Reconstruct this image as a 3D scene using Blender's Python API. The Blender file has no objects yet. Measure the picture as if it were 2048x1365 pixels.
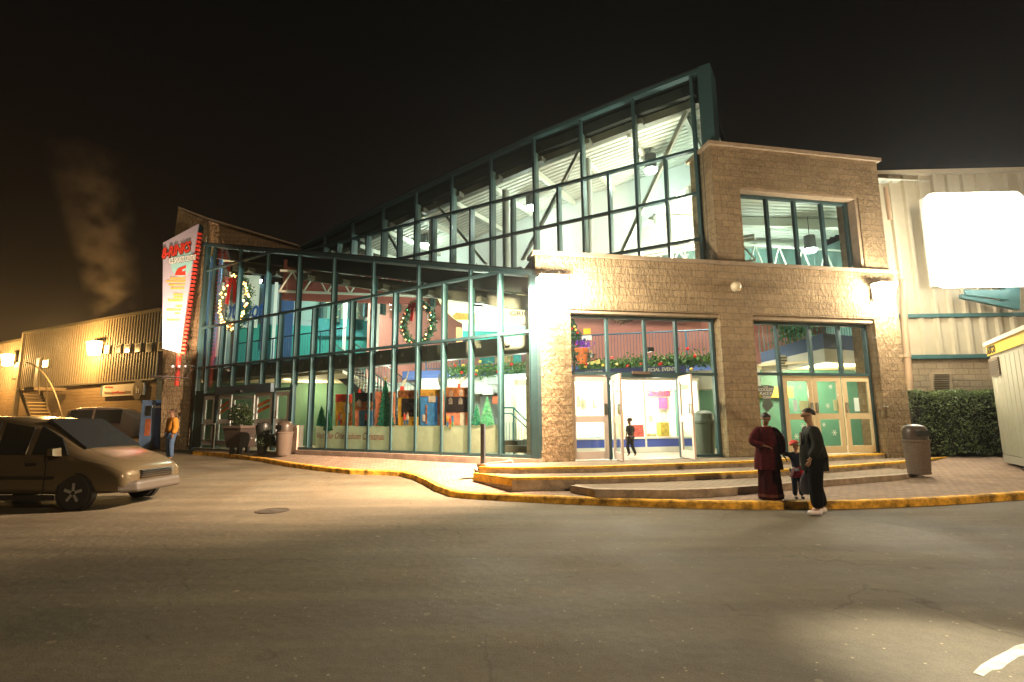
import bpy, bmesh, math, random
import numpy as np
from mathutils import Vector, Matrix
R = math.radians
random.seed(7); rng = np.random.default_rng(7)
sc = bpy.context.scene
COL = sc.collection

# ------------------------------------------------------------------ camera
FPX, PITCH, ROLL = 1049.0, R(8.44), R(-0.495)
CX, CY = 1024.0, 682.5
EYE = Vector((0, 0, 1.66))
_up = Vector((math.sin(ROLL)*math.cos(PITCH), math.cos(ROLL)*math.cos(PITCH), -math.sin(PITCH)))
_fw = Vector((0, 0, -1)); _fh = (_fw - _up*_fw.dot(_up)).normalized(); _rt = _fh.cross(_up)
CAMROT = Matrix((_rt, _fh, _up))
cam_d = bpy.data.cameras.new("camera"); cam = bpy.data.objects.new("camera", cam_d); COL.objects.link(cam)
cam_d.sensor_width = 36.0; cam_d.lens = 36.0*FPX/2048.0; cam_d.clip_start = 0.05; cam_d.clip_end = 2000
cam.matrix_world = Matrix.Translation(EYE) @ CAMROT.to_4x4()
sc.camera = cam
# ------------------------------------------------------------------ world, exposure
w = bpy.data.worlds.new("World"); sc.world = w; w.use_nodes = True
nt = w.node_tree; nt.nodes.clear()
wo = nt.nodes.new("ShaderNodeOutputWorld"); bg = nt.nodes.new("ShaderNodeBackground")
tc = nt.nodes.new("ShaderNodeTexCoord"); sep = nt.nodes.new("ShaderNodeSeparateXYZ"); nt.links.new(tc.outputs["Generated"], sep.inputs[0])
rmp = nt.nodes.new("ShaderNodeValToRGB"); nt.links.new(sep.outputs["Z"], rmp.inputs[0])
e = rmp.color_ramp.elements
e[0].position = 0.0; e[0].color = (0.018, 0.009, 0.004, 1); e[1].position = 0.6; e[1].color = (0.0022, 0.0018, 0.0015, 1)
k = e.new(0.22); k.color = (0.0050, 0.0030, 0.0019, 1)
nt.links.new(rmp.outputs[0], bg.inputs[0]); bg.inputs[1].default_value = 1.0; nt.links.new(bg.outputs[0], wo.inputs[0])
sc.view_settings.view_transform = 'Standard'; sc.view_settings.look = 'None'; sc.view_settings.exposure = 0.55; sc.view_settings.gamma = 1.0
sc.render.engine = 'CYCLES'
cy = sc.cycles
cy.use_denoising = True; cy.max_bounces = 5; cy.diffuse_bounces = 3; cy.glossy_bounces = 3; cy.transmission_bounces = 3
cy.transparent_max_bounces = 24; cy.sample_clamp_indirect = 4.0; cy.caustics_reflective = False; cy.caustics_refractive = False; cy.volume_bounces = 0

WARM = (1.0, 0.80, 0.50); COOL = (0.86, 1.0, 0.84); SODIUM = (1.0, 0.50, 0.10); PINKW = (1.0, 0.72, 0.55)
def lamp(kind, loc, energy, color, size=0.1, target=None, angle=120, blend=0.5, name="light_source"):
    d = bpy.data.lights.new(name, kind); d.energy = energy; d.color = color
    if kind in ('POINT', 'SPOT'): d.shadow_soft_size = size
    if kind == 'SPOT': d.spot_size = R(angle); d.spot_blend = blend
    o = bpy.data.objects.new(name, d); COL.objects.link(o); o.location = loc
    if target is not None:
        o.rotation_euler = (Vector(target) - Vector(loc)).to_track_quat('-Z', 'Y').to_euler()
    return o

# ------------------------------------------------------------------ materials
MATS = {}
def mat(name, col, rough=0.7, metal=0.0, var=0.0, vs=3.0, bump=0.0, bs=30.0, emit=None, es=1.0, spec=0.4):
    if name in MATS: return MATS[name]
    m = bpy.data.materials.new(name); m.use_nodes = True; MATS[name] = m
    n = m.node_tree; b = n.nodes["Principled BSDF"]
    b.inputs["Base Color"].default_value = (*col, 1); b.inputs["Roughness"].default_value = rough; b.inputs["Metallic"].default_value = metal
    b.inputs["Specular IOR Level"].default_value = spec
    if emit: b.inputs["Emission Color"].default_value = (*emit, 1); b.inputs["Emission Strength"].default_value = es
    if var or bump:
        t = n.nodes.new("ShaderNodeNewGeometry")
    if var:
        no = n.nodes.new("ShaderNodeTexNoise"); no.inputs["Scale"].default_value = vs; no.inputs["Detail"].default_value = 6; no.inputs["Roughness"].default_value = .65
        n.links.new(t.outputs["Position"], no.inputs["Vector"])
        r = n.nodes.new("ShaderNodeValToRGB"); r.color_ramp.elements[0].position = .3; r.color_ramp.elements[1].position = .7
        r.color_ramp.elements[0].color = (*[max(0, c*(1-var)) for c in col], 1); r.color_ramp.elements[1].color = (*[min(1, c*(1+var)) for c in col], 1)
        n.links.new(no.outputs[0], r.inputs[0]); n.links.new(r.outputs[0], b.inputs["Base Color"])
    if bump:
        nb = n.nodes.new("ShaderNodeTexNoise"); nb.inputs["Scale"].default_value = bs; nb.inputs["Detail"].default_value = 5
        n.links.new(t.outputs["Position"], nb.inputs["Vector"])
        bm_ = n.nodes.new("ShaderNodeBump"); bm_.inputs["Strength"].default_value = min(1, bump*5); bm_.inputs["Distance"].default_value = bump
        n.links.new(nb.outputs[0], bm_.inputs["Height"]); n.links.new(bm_.outputs[0], b.inputs["Normal"])
    return m

def mth(n, op, a, b=None, c=None):
    m = n.nodes.new("ShaderNodeMath"); m.operation = op
    for i, v in enumerate((a, b, c)):
        if v is None: continue
        if isinstance(v, (int, float)): m.inputs[i].default_value = v
        else: n.links.new(v, m.inputs[i])
    return m.outputs[0]

def brick_mat(name, ang, c1, c2, mortar, bw, bh, msize=0.012, rough=0.9, flat=False, bump=0.02, split=0.0, offset=.5, stain=0.3, ss=22.0):
    """masonry or paving: courses follow the wall (or lie in the ground plane when flat)"""
    if name in MATS: return MATS[name]
    m = bpy.data.materials.new(name); m.use_nodes = True; MATS[name] = m
    n = m.node_tree; b = n.nodes["Principled BSDF"]; b.inputs["Roughness"].default_value = rough; b.inputs["Specular IOR Level"].default_value = .25
    g = n.nodes.new("ShaderNodeNewGeometry")
    vr = n.nodes.new("ShaderNodeVectorRotate"); vr.rotation_type = 'Z_AXIS'; vr.inputs["Angle"].default_value = -R(ang); n.links.new(g.outputs["Position"], vr.inputs["Vector"])
    sp = n.nodes.new("ShaderNodeSeparateXYZ"); n.links.new(vr.outputs[0], sp.inputs[0])
    cb = n.nodes.new("ShaderNodeCombineXYZ")
    if flat: n.links.new(sp.outputs[0], cb.inputs[0]); n.links.new(sp.outputs[1], cb.inputs[1])
    else: n.links.new(mth(n, 'ADD', sp.outputs[0], sp.outputs[1]), cb.inputs[0]); n.links.new(sp.outputs[2], cb.inputs[1])
    # split-face blocks wobble a little
    nz = n.nodes.new("ShaderNodeTexNoise"); nz.inputs["Scale"].default_value = 9; nz.inputs["Detail"].default_value = 3; n.links.new(g.outputs["Position"], nz.inputs["Vector"])
    wob = n.nodes.new("ShaderNodeVectorMath"); wob.operation = 'SCALE'; n.links.new(nz.outputs["Color"], wob.inputs[0]); wob.inputs["Scale"].default_value = 0.03 if split else 0.008
    ad = n.nodes.new("ShaderNodeVectorMath"); ad.operation = 'ADD'; n.links.new(cb.outputs[0], ad.inputs[0]); n.links.new(wob.outputs[0], ad.inputs[1])
    bt = n.nodes.new("ShaderNodeTexBrick"); bt.offset = offset; n.links.new(ad.outputs[0], bt.inputs["Vector"])
    bt.inputs["Color1"].default_value = (*c1, 1); bt.inputs["Color2"].default_value = (*c2, 1); bt.inputs["Mortar"].default_value = (*mortar, 1)
    bt.inputs["Scale"].default_value = 1; bt.inputs["Mortar Size"].default_value = msize; bt.inputs["Mortar Smooth"].default_value = .3
    bt.inputs["Brick Width"].default_value = bw; bt.inputs["Row Height"].default_value = bh; bt.inputs["Bias"].default_value = 0
    n1 = n.nodes.new("ShaderNodeTexNoise"); n1.inputs["Scale"].default_value = ss; n1.inputs["Detail"].default_value = 8; n1.inputs["Roughness"].default_value = .7; n.links.new(g.outputs["Position"], n1.inputs["Vector"])
    n2 = n.nodes.new("ShaderNodeTexNoise"); n2.inputs["Scale"].default_value = .9; n2.inputs["Detail"].default_value = 5; n.links.new(g.outputs["Position"], n2.inputs["Vector"])
    mx = n.nodes.new("ShaderNodeMix"); mx.data_type = 'RGBA'; mx.blend_type = 'MULTIPLY'; mx.inputs[0].default_value = 1.0
    n.links.new(bt.outputs["Color"], mx.inputs[6])
    rr = n.nodes.new("ShaderNodeMapRange"); rr.inputs[1].default_value = .3; rr.inputs[2].default_value = .7; rr.inputs[3].default_value = 1-stain; rr.inputs[4].default_value = 1+stain*.6
    n.links.new(mth(n, 'ADD', mth(n, 'MULTIPLY', n1.outputs[0], .55), mth(n, 'MULTIPLY', n2.outputs[0], .45)), rr.inputs[0])
    cc = n.nodes.new("ShaderNodeCombineColor")
    for i in range(3): n.links.new(rr.outputs[0], cc.inputs[i])
    n.links.new(cc.outputs[0], mx.inputs[7]); n.links.new(mx.outputs[2], b.inputs["Base Color"])
    h = mth(n, 'MULTIPLY', bt.outputs["Fac"], -1.0 if not split else -1.5)
    if split:
        vo = n.nodes.new("ShaderNodeTexNoise"); vo.inputs["Scale"].default_value = 8.5; vo.inputs["Detail"].default_value = 8; vo.inputs["Roughness"].default_value = .62
        sq = n.nodes.new("ShaderNodeVectorMath"); sq.operation = 'MULTIPLY'; sq.inputs[1].default_value = (1.5, 1.5, .75); n.links.new(g.outputs["Position"], sq.inputs[0]); n.links.new(sq.outputs[0], vo.inputs["Vector"])
        h = mth(n, 'ADD', h, mth(n, 'MULTIPLY', vo.outputs[0], split))
    else: h = mth(n, 'ADD', h, mth(n, 'MULTIPLY', n1.outputs[0], .5))
    bp = n.nodes.new("ShaderNodeBump"); bp.inputs["Strength"].default_value = 1.0; bp.inputs["Distance"].default_value = bump
    n.links.new(h, bp.inputs["Height"]); n.links.new(bp.outputs[0], b.inputs["Normal"])
    return m

def glass_mat(name, tint=(.93, .98, .96), refl=0.09):
    if name in MATS: return MATS[name]
    m = bpy.data.materials.new(name); m.use_nodes = True; MATS[name] = m
    n = m.node_tree; n.nodes.clear(); o = n.nodes.new("ShaderNodeOutputMaterial")
    t = n.nodes.new("ShaderNodeBsdfTransparent"); t.inputs[0].default_value = (*tint, 1)
    g = n.nodes.new("ShaderNodeBsdfGlossy"); g.inputs["Roughness"].default_value = 0.02; g.inputs["Color"].default_value = (1, 1, 1, 1)
    lw = n.nodes.new("ShaderNodeLayerWeight")   # facing is symmetric, so panes never turn into mirrors from behind
    fac = mth(n, 'ADD', mth(n, 'MULTIPLY', mth(n, 'POWER', lw.outputs["Facing"], 5.0), .8), .035)
    mx = n.nodes.new("ShaderNodeMixShader"); n.links.new(fac, mx.inputs[0]); n.links.new(t.outputs[0], mx.inputs[1]); n.links.new(g.outputs[0], mx.inputs[2])
    n.links.new(mx.outputs[0], o.inputs[0]); return m

def emit_mat(name, col, s):
    return mat(name, (.8, .8, .8), .5, emit=col, es=s)

M_BLOCK = brick_mat("split_face_block", 11.3, (.41, .295, .17), (.335, .235, .135), (.26, .19, .115), .40, .20, .009, split=3.0, bump=.075, stain=.42, ss=9.0)
M_BLOCK2 = brick_mat("smooth_block", -28, (.34, .23, .13), (.30, .20, .11), (.20, .14, .09), .40, .20, .010, split=.8, bump=.02, stain=.25)
M_BLOCKR = brick_mat("smooth_block_side", -2, (.33, .27, .18), (.30, .24, .16), (.22, .17, .12), .40, .20, .010, split=1.4, bump=.03, stain=.25)
M_COPE = mat("coping_stone", (.30, .23, .16), .8, var=.2, vs=5, bump=.004)
M_TEAL = mat("teal_frame_paint", (.026, .062, .070), .45, var=.08)
M_TEALD = mat("dark_teal_panel", (.008, .026, .026), .8, var=.1, spec=.12)
M_BEAM = mat("grey_steel_beam", (.13, .13, .105), .6, var=.1)
M_DARK = mat("dark_roof_edge", (.015, .02, .017), .7)
M_GLASS = glass_mat("window_glass")
M_WHITE = mat("white_paint", (.72, .74, .70), .6, var=.05)
M_PINKDOOR = mat("pale_door_paint", (.62, .50, .44), .5, var=.05)
M_PINK = mat("salmon_plaster", (.52, .21, .17), .8, var=.06)
M_RED = mat("brick_red_wall", (.33, .10, .08), .8, var=.08)
M_TEALW = mat("teal_wall", (.03, .30, .27), .7, var=.05)
M_BLUEW = mat("blue_wall", (.04, .12, .27), .7, var=.06)
M_BLUE = mat("blue_fascia", (.07, .12, .35), .6, var=.05)
M_GREEN = mat("green_panel", (.05, .30, .19), .6, var=.05)
M_CEIL = mat("cream_ceiling", (.72, .62, .42), .8)
M_FLOOR = mat("interior_floor", (.30, .26, .20), .4, var=.15)
M_YEL = mat("yellow_kerb_paint", (.62, .36, .035), .75, var=.32, vs=7, bump=.004)
M_CONC = mat("stained_concrete", (.30, .235, .175), .85, var=.38, vs=4, bump=.003)
M_CHROME = mat("steel_tube", (.6, .58, .54), .25, 1.0)
M_BLK = mat("black_plastic", (.015, .015, .015), .4)
M_RUB = mat("tyre_rubber", (.015, .015, .015), .8)

# ------------------------------------------------------------------ frames and pixel helpers
def ray(x, y): return (CAMROT @ Vector((x-CX, -(y-CY), -FPX))).normalized()
def hz(x, y, z):
    d = ray(x, y); t = (z-EYE.z)/d.z; return EYE + d*t
def gz(Y): # the asphalt climbs gently towards the building
    return min(.62, max(0., .042*(Y-11.5)))
def gp(x, y, up=0.0):
    z = 0.
    for _ in range(60): z = .5*z + .5*(gz(hz(x, y, z+up).y)); 
    p = hz(x, y, z+up); return p
def at_depth(x, y, Y):
    d = ray(x, y); return EYE + d*(Y/d.y)
class Fr:
    def __init__(s, o, a): s.o = Vector((o[0], o[1], 0)); a = R(a); s.a = a; s.D = Vector((math.cos(a), math.sin(a), 0)); s.N = Vector((-math.sin(a), math.cos(a), 0))
    def pt(s, u, z, d=0.): 
        p = s.o + s.D*u + s.N*d; return Vector((p.x, p.y, z))
    def px(s, x, y, d=0.):
        r = ray(x, y); o = s.o + s.N*d; t = (o-EYE).dot(s.N)/r.dot(s.N); q = EYE + r*t; return (q-o).dot(s.D), q.z
    def P(s, x, y, d=0.): u, z = s.px(x, y, d); return s.pt(u, z, d)
FA = Fr((1.519, 13.705), 11.3)      # block portal
FB = Fr((0.5055, 13.540), -32.5)    # lower curtain wall
FU = Fr((5.78, 15.2), -31)          # upper curtain wall
FL = Fr((-18.9, 29.0), -28)         # long building on the left
q0 = hz(1800, 903, .57)
FR = Fr((q0.x, q0.y+1.0), -2)       # corrugated building on the right
qt = hz(390, 893, .60)
FT = Fr((qt.x, qt.y), 11.3)         # block wall behind the banner sign
GRD = Fr((0, 0), 0)

# ------------------------------------------------------------------ mesh builder
class MB:
    def __init__(s): s.v = []; s.f = []
    def add(s, vs, fs):
        b = len(s.v); s.v += [tuple(v) for v in vs]; s.f += [tuple(b+i for i in f) for f in fs]; return s
    def hexa(s, p): return s.add(p, [(0, 3, 2, 1), (4, 5, 6, 7), (0, 1, 5, 4), (1, 2, 6, 5), (2, 3, 7, 6), (3, 0, 4, 7)])
    def box(s, F, s0, s1, z0, z1, d0, d1):
        return s.hexa([F.pt(s0, z0, d0), F.pt(s1, z0, d0), F.pt(s1, z0, d1), F.pt(s0, z0, d1), F.pt(s0, z1, d0), F.pt(s1, z1, d0), F.pt(s1, z1, d1), F.pt(s0, z1, d1)])
    def pbox(s, F, x0, y0, x1, y1, d0, d1):   # box whose front face covers that part of the plane
        a = F.px(x0, y1, d0); b = F.px(x1, y0, d0)
        return s.box(F, min(a[0], b[0]), max(a[0], b[0]), min(a[1], b[1]), max(a[1], b[1]), d0, d1)
    def cube(s, x0, x1, y0, y1, z0, z1): return s.box(GRD, x0, x1, z0, z1, y0, y1)
    def prism(s, F, poly, d0, d1):            # poly = (s, z) points
        n = len(poly); vs = [F.pt(u, z, d0) for u, z in poly] + [F.pt(u, z, d1) for u, z in poly]
        return s.add(vs, [tuple(range(n)), tuple(range(2*n-1, n-1, -1))] + [(i, i+n, (i+1) % n+n, (i+1) % n) for i in range(n)])
    def slab(s, pts, z0, z1=None):            # ground polygon pts (x,y[,z]) extruded downwards to z0
        n = len(pts); vs = [(p[0], p[1], p[2] if z1 is None else z1) for p in pts] + [(p[0], p[1], z0) for p in pts]
        return s.add(vs, [tuple(range(n)), tuple(range(2*n-1, n-1, -1))] + [(i, i+n, (i+1) % n+n, (i+1) % n) for i in range(n)])
    def tube(s, p, q, r, n=8, r2=None):
        p, q = Vector(p), Vector(q); ax = q-p
        if ax.length < 1e-6: return s
        ax.normalize(); a = ax.orthogonal().normalized(); b = ax.cross(a); r2 = r if r2 is None else r2
        vs = [p+(a*math.cos(t)+b*math.sin(t))*r for t in [2*math.pi*i/n for i in range(n)]] + [q+(a*math.cos(t)+b*math.sin(t))*r2 for t in [2*math.pi*i/n for i in range(n)]]
        return s.add(vs, [(i, (i+1) % n, (i+1) % n+n, i+n) for i in range(n)] + [tuple(range(n-1, -1, -1)), tuple(range(n, 2*n))])
    def path(s, pts, r, n=8):
        for a, b in zip(pts, pts[1:]): s.tube(a, b, r, n)
        return s
    def bar(s, p, q, w_, h_, side=None):      # rectangular bar
        p, q = Vector(p), Vector(q); ax = (q-p).normalized(); a = Vector(side).normalized() if side is not None else ax.cross(Vector((0, 0, 1))).normalized()
        b = a.cross(ax).normalized(); a = a*w_/2; b = b*h_/2
        return s.hexa([p-a-b, p+a-b, p+a+b, p-a+b, q-a-b, q+a-b, q+a+b, q-a+b])
    def lathe(s, prof, c=(0, 0, 0), n=24, ax='z'):
        c = Vector(c); vs = []
        for r, h in prof:
            for i in range(n):
                t = 2*math.pi*i/n; u = (r*math.cos(t), r*math.sin(t), h)
                if ax == 'y': u = (u[0], h, u[1])
                if ax == 'x': u = (h, u[0], u[1])
                vs.append(c+Vector(u))
        m = len(prof); fs = [(j*n+i, j*n+(i+1) % n, (j+1)*n+(i+1) % n, (j+1)*n+i) for j in range(m-1) for i in range(n)]
        fs += [tuple(range(n-1, -1, -1)), tuple(range((m-1)*n, m*n))]
        return s.add(vs, fs)
    def corrug(s, F, s0, s1, zb, zt, pitch, dep, d=0.):  # ribbed sheet with trapezoid ribs; zt may be a function of s
        u = s0; pts = []; prof = [(0, 0), (.62, 0), (.70, -dep), (.92, -dep), (1.0, 0)]
        while u < s1:
            for a, b in prof[:-1]: pts.append((min(u+a*pitch, s1), d+b))
            u += pitch
        pts.append((s1, d)); f = zt if callable(zt) else (lambda _: zt)
        vs = [F.pt(a, zb, b) for a, b in pts] + [F.pt(a, f(a), b) for a, b in pts]; n = len(pts)
        return s.add(vs, [(i, i+1, i+1+n, i+n) for i in range(n-1)])
    def leaves(s, centers, size, normals=None, flat=0.0):
        for c in centers:
            c = Vector(c); d = Vector(rng.normal(size=3)); d.normalize(); e = Vector(rng.normal(size=3)).cross(d); e.normalize()
            l = size*(.6+.8*rng.random()); wd = l*.45; h = d.cross(e)*wd*.25
            s.add([c-d*l*.5, c+e*wd*.5+h, c+d*l*.5, c-e*wd*.5+h], [(0, 1, 2), (0, 2, 3)])
        return s

WL = {}
def link(o, parent, wloc):
    COL.objects.link(o); WL[o.name] = Vector(wloc)
    if parent is not None: o.parent = parent; o.location = Vector(wloc)-WL[parent.name]
    else: o.location = wloc
    return o
def thing(name, label, cat, loc=(0, 0, 0), group=None, kind=None):
    o = bpy.data.objects.new(name, None); o.empty_display_size = .2; link(o, None, loc)
    o['label'] = label; o['category'] = cat
    if group: o['group'] = group
    if kind: o['kind'] = kind
    return o
def part(name, mb, m, parent=None, label=None, smooth=False, local=False, kind=None):
    """world-space mesh data (or local=True: data already relative to the parent's base)"""
    me = bpy.data.meshes.new(name); base = WL[parent.name] if parent is not None else Vector((0, 0, 0))
    vs = mb.v if local else [(v[0]-base.x, v[1]-base.y, v[2]-base.z) for v in mb.v]
    me.from_pydata(vs, [], mb.f); me.update()
    bm = bmesh.new(); bm.from_mesh(me); bmesh.ops.recalc_face_normals(bm, faces=bm.faces); bm.to_mesh(me); bm.free()
    if smooth:
        for p in me.polygons: p.use_smooth = True
        me.set_sharp_from_angle(angle=R(38))
    me.materials.append(m); o = bpy.data.objects.new(name, me); link(o, parent, base)
    if label: o['label'] = label
    if kind: o['kind'] = kind
    return o
def single(name, mb, m, label, cat, loc, group=None, kind=None, smooth=False):
    """a thing that is one mesh, origin at loc"""
    loc = Vector(loc); mb.v = [(v[0]-loc.x, v[1]-loc.y, v[2]-loc.z) for v in mb.v]
    o = part(name, mb, m, None, smooth=smooth); o.location = loc; WL[o.name] = loc
    o['label'] = label; o['category'] = cat
    if group: o['group'] = group
    if kind: o['kind'] = kind
    return o
def struct(name, mb, m, label=None):
    o = part(name, mb, m); o['kind'] = 'structure'; o['category'] = name.replace('_', ' '); o['label'] = label or name.replace('_', ' '); return o
def dup(root, loc, rotz=0., label=None):
    r = root.copy(); COL.objects.link(r); r.location = loc; r.rotation_euler = (0, 0, rotz); WL[r.name] = Vector(loc)
    if label: r['label'] = label
    for ch in list(root.children):
        c = ch.copy(); COL.objects.link(c); c.parent = r
        for g in ch.children:
            d = g.copy(); COL.objects.link(d); d.parent = c
    return r
def bevel(o, wd, seg=2):
    m = o.modifiers.new("bevel", 'BEVEL'); m.width = wd; m.segments = seg; m.limit_method = 'ANGLE'; return o

_fontcache = {}
def text_mb(body, F, x0, y0, x1, y1, d, th=.012, shear=0., px=True, bold=.0, skew=True):
    """letters fitted to a rectangle (picture or s/z units) of plane F"""
    cu = bpy.data.curves.new("t", 'FONT'); cu.body = body; cu.shear = shear; cu.offset = bold; cu.align_x = 'CENTER'; cu.resolution_u = 3; cu.extrude = .05
    o = bpy.data.objects.new("t", cu); COL.objects.link(o); dg = bpy.context.evaluated_depsgraph_get(); dg.update()
    me = bpy.data.meshes.new_from_object(o.evaluated_get(dg)); v = np.array([x.co[:] for x in me.vertices]); fs = [tuple(p.vertices) for p in me.polygons]
    bpy.data.objects.remove(o); bpy.data.curves.remove(cu)
    lo, hi = v.min(0), v.max(0); u = (v-lo)/np.maximum(hi-lo, 1e-6)
    if px:
        # bilinear over the four projected corners keeps the lettering on its real plane
        a, b, c, e_ = [F.px(*q, d) for q in ((x0, y1 if not isinstance(y1, tuple) else y1[0]), (x1, y1 if not isinstance(y1, tuple) else y1[1]), (x1, y0 if not isinstance(y0, tuple) else y0[1]), (x0, y0 if not isinstance(y0, tuple) else y0[0]))]
    else: a, b, c, e_ = (x0, y0), (x1, y0), (x1, y1), (x0, y1)
    a, b, c, e_ = map(np.array, (a, b, c, e_)); mb = MB(); vs = []
    for i in range(len(v)):
        p = (1-u[i, 1])*((1-u[i, 0])*a+u[i, 0]*b)+u[i, 1]*((1-u[i, 0])*e_+u[i, 0]*c)
        vs.append(F.pt(p[0], p[1], d-u[i, 2]*th))
    bpy.data.meshes.remove(me)
    return mb.add(vs, fs)
def ppoly(mb, F, pts, d0, d1): return mb.prism(F, [F.px(x, y, d0) for x, y in pts], d0, d1)
#PART2
# ================================================================== GROUND
def grid_ground():
    mb = MB(); xs = [-300, -120, -60, -45, -30, -20, -15, -10, -6, -3, 0, 3, 6, 9, 12, 16, 25, 60, 120, 300]; ys = [-120, -30, -8, 0, 4, 8, 11.5, 14, 17, 20, 23, 26.3, 30, 60, 150, 600]
    for y in ys:
        for x in xs: mb.v.append((x, y, gz(y)))
    n = len(xs)
    for j in range(len(ys)-1):
        for i in range(n-1): mb.f.append((j*n+i, j*n+i+1, (j+1)*n+i+1, (j+1)*n+i))
    return mb
def asphalt_mat():
    m = bpy.data.materials.new("asphalt"); m.use_nodes = True; n = m.node_tree; b = n.nodes["Principled BSDF"]
    g = n.nodes.new("ShaderNodeNewGeometry")
    def noise(s, d=6, r=.6):
        t = n.nodes.new("ShaderNodeTexNoise"); t.inputs["Scale"].default_value = s; t.inputs["Detail"].default_value = d; t.inputs["Roughness"].default_value = r; n.links.new(g.outputs["Position"], t.inputs["Vector"]); return t.outputs[0]
    fine = noise(60, 4, .85); mid = noise(5, 6, .7); big = noise(.45, 5, .6)
    v = n.nodes.new("ShaderNodeTexVoronoi"); v.inputs["Scale"].default_value = 10; n.links.new(g.outputs["Position"], v.inputs["Vector"])
    v2 = n.nodes.new("ShaderNodeTexVoronoi"); v2.inputs["Scale"].default_value = 2.6; n.links.new(g.outputs["Position"], v2.inputs["Vector"])
    gum = mth(n, 'MULTIPLY', mth(n, 'LESS_THAN', v2.outputs["Distance"], .085), mth(n, 'GREATER_THAN', mth(n, 'FRACT', mth(n, 'MULTIPLY', v2.outputs["Color"], 7.3)), .5))
    k = mth(n, 'ADD', mth(n, 'MULTIPLY', fine, 1.15), mth(n, 'ADD', mth(n, 'MULTIPLY', mid, .45), mth(n, 'MULTIPLY', big, .75)))
    mr = n.nodes.new("ShaderNodeMapRange"); n.links.new(k, mr.inputs[0]); mr.inputs[1].default_value = .85; mr.inputs[2].default_value = 1.52; mr.inputs[3].default_value = .064; mr.inputs[4].default_value = .190
    v3 = n.nodes.new("ShaderNodeTexVoronoi"); v3.inputs["Scale"].default_value = 13; n.links.new(g.outputs["Position"], v3.inputs["Vector"])
    glint = mth(n, 'MULTIPLY', mth(n, 'LESS_THAN', v3.outputs["Distance"], .13), mth(n, 'GREATER_THAN', mth(n, 'FRACT', mth(n, 'MULTIPLY', v3.outputs["Color"], 5.7)), .72))  # bright specks: glints put into the asphalt colour
    v4 = n.nodes.new("ShaderNodeTexVoronoi"); v4.feature = 'DISTANCE_TO_EDGE'; v4.inputs["Scale"].default_value = .55; n.links.new(g.outputs["Position"], v4.inputs["Vector"])
    wv = n.nodes.new("ShaderNodeVectorMath"); wv.operation = 'MULTIPLY_ADD'; wv.inputs[1].default_value = (.5, .5, .5); nn_ = n.nodes.new("ShaderNodeTexNoise"); nn_.inputs["Scale"].default_value = 1.5; nn_.inputs["Detail"].default_value = 6; n.links.new(g.outputs["Position"], nn_.inputs["Vector"])
    n.links.new(nn_.outputs["Color"], wv.inputs[0]); n.links.new(g.outputs["Position"], wv.inputs[2]); n.links.new(wv.outputs[0], v4.inputs["Vector"])
    crack = mth(n, 'MULTIPLY', mth(n, 'LESS_THAN', v4.outputs["Distance"], .006), mth(n, 'GREATER_THAN', big, .52))
    st = noise(.9, 3, .5); sx3 = n.nodes.new("ShaderNodeVectorMath"); sx3.operation = 'MULTIPLY'; sx3.inputs[1].default_value = (.16, 1.6, 1); n.links.new(g.outputs["Position"], sx3.inputs[0])
    tyre = n.nodes.new("ShaderNodeTexNoise"); tyre.inputs["Scale"].default_value = 1.1; tyre.inputs["Detail"].default_value = 5; n.links.new(sx3.outputs[0], tyre.inputs["Vector"])
    tm = n.nodes.new("ShaderNodeMapRange"); n.links.new(tyre.outputs[0], tm.inputs[0]); tm.inputs[1].default_value = .40; tm.inputs[2].default_value = .62; tm.inputs[3].default_value = .26; tm.inputs[4].default_value = 0.0
    oil = mth(n, 'ADD', mth(n, 'MULTIPLY', mth(n, 'GREATER_THAN', st, .68), .14), tm.outputs[0])
    val = mth(n, 'MULTIPLY', mth(n, 'ADD', mr.outputs[0], mth(n, 'ADD', mth(n, 'MULTIPLY', gum, .10), mth(n, 'MULTIPLY', glint, .22))), mth(n, 'SUBTRACT', 1.0, mth(n, 'ADD', mth(n, 'MULTIPLY', crack, .22), oil)))
    cc = n.nodes.new("ShaderNodeCombineColor"); n.links.new(val, cc.inputs[0]); n.links.new(mth(n, 'MULTIPLY', val, .82), cc.inputs[1]); n.links.new(mth(n, 'MULTIPLY', val, .53), cc.inputs[2])
    n.links.new(cc.outputs[0], b.inputs["Base Color"])
    rr = n.nodes.new("ShaderNodeMapRange"); n.links.new(big, rr.inputs[0]); rr.inputs[1].default_value = .35; rr.inputs[2].default_value = .65; rr.inputs[3].default_value = .62; rr.inputs[4].default_value = .85
    n.links.new(rr.outputs[0], b.inputs["Roughness"]); b.inputs["Specular IOR Level"].default_value = .35
    bp = n.nodes.new("ShaderNodeBump"); bp.inputs["Strength"].default_value = .9; bp.inputs["Distance"].default_value = .012
    n.links.new(mth(n, 'ADD', fine, mth(n, 'MULTIPLY', v.outputs["Distance"], .6)), bp.inputs["Height"]); n.links.new(bp.outputs[0], b.inputs["Normal"])
    return m
struct("ground", grid_ground(), asphalt_mat(), "worn dark asphalt of the forecourt, rising gently to the building")

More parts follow.
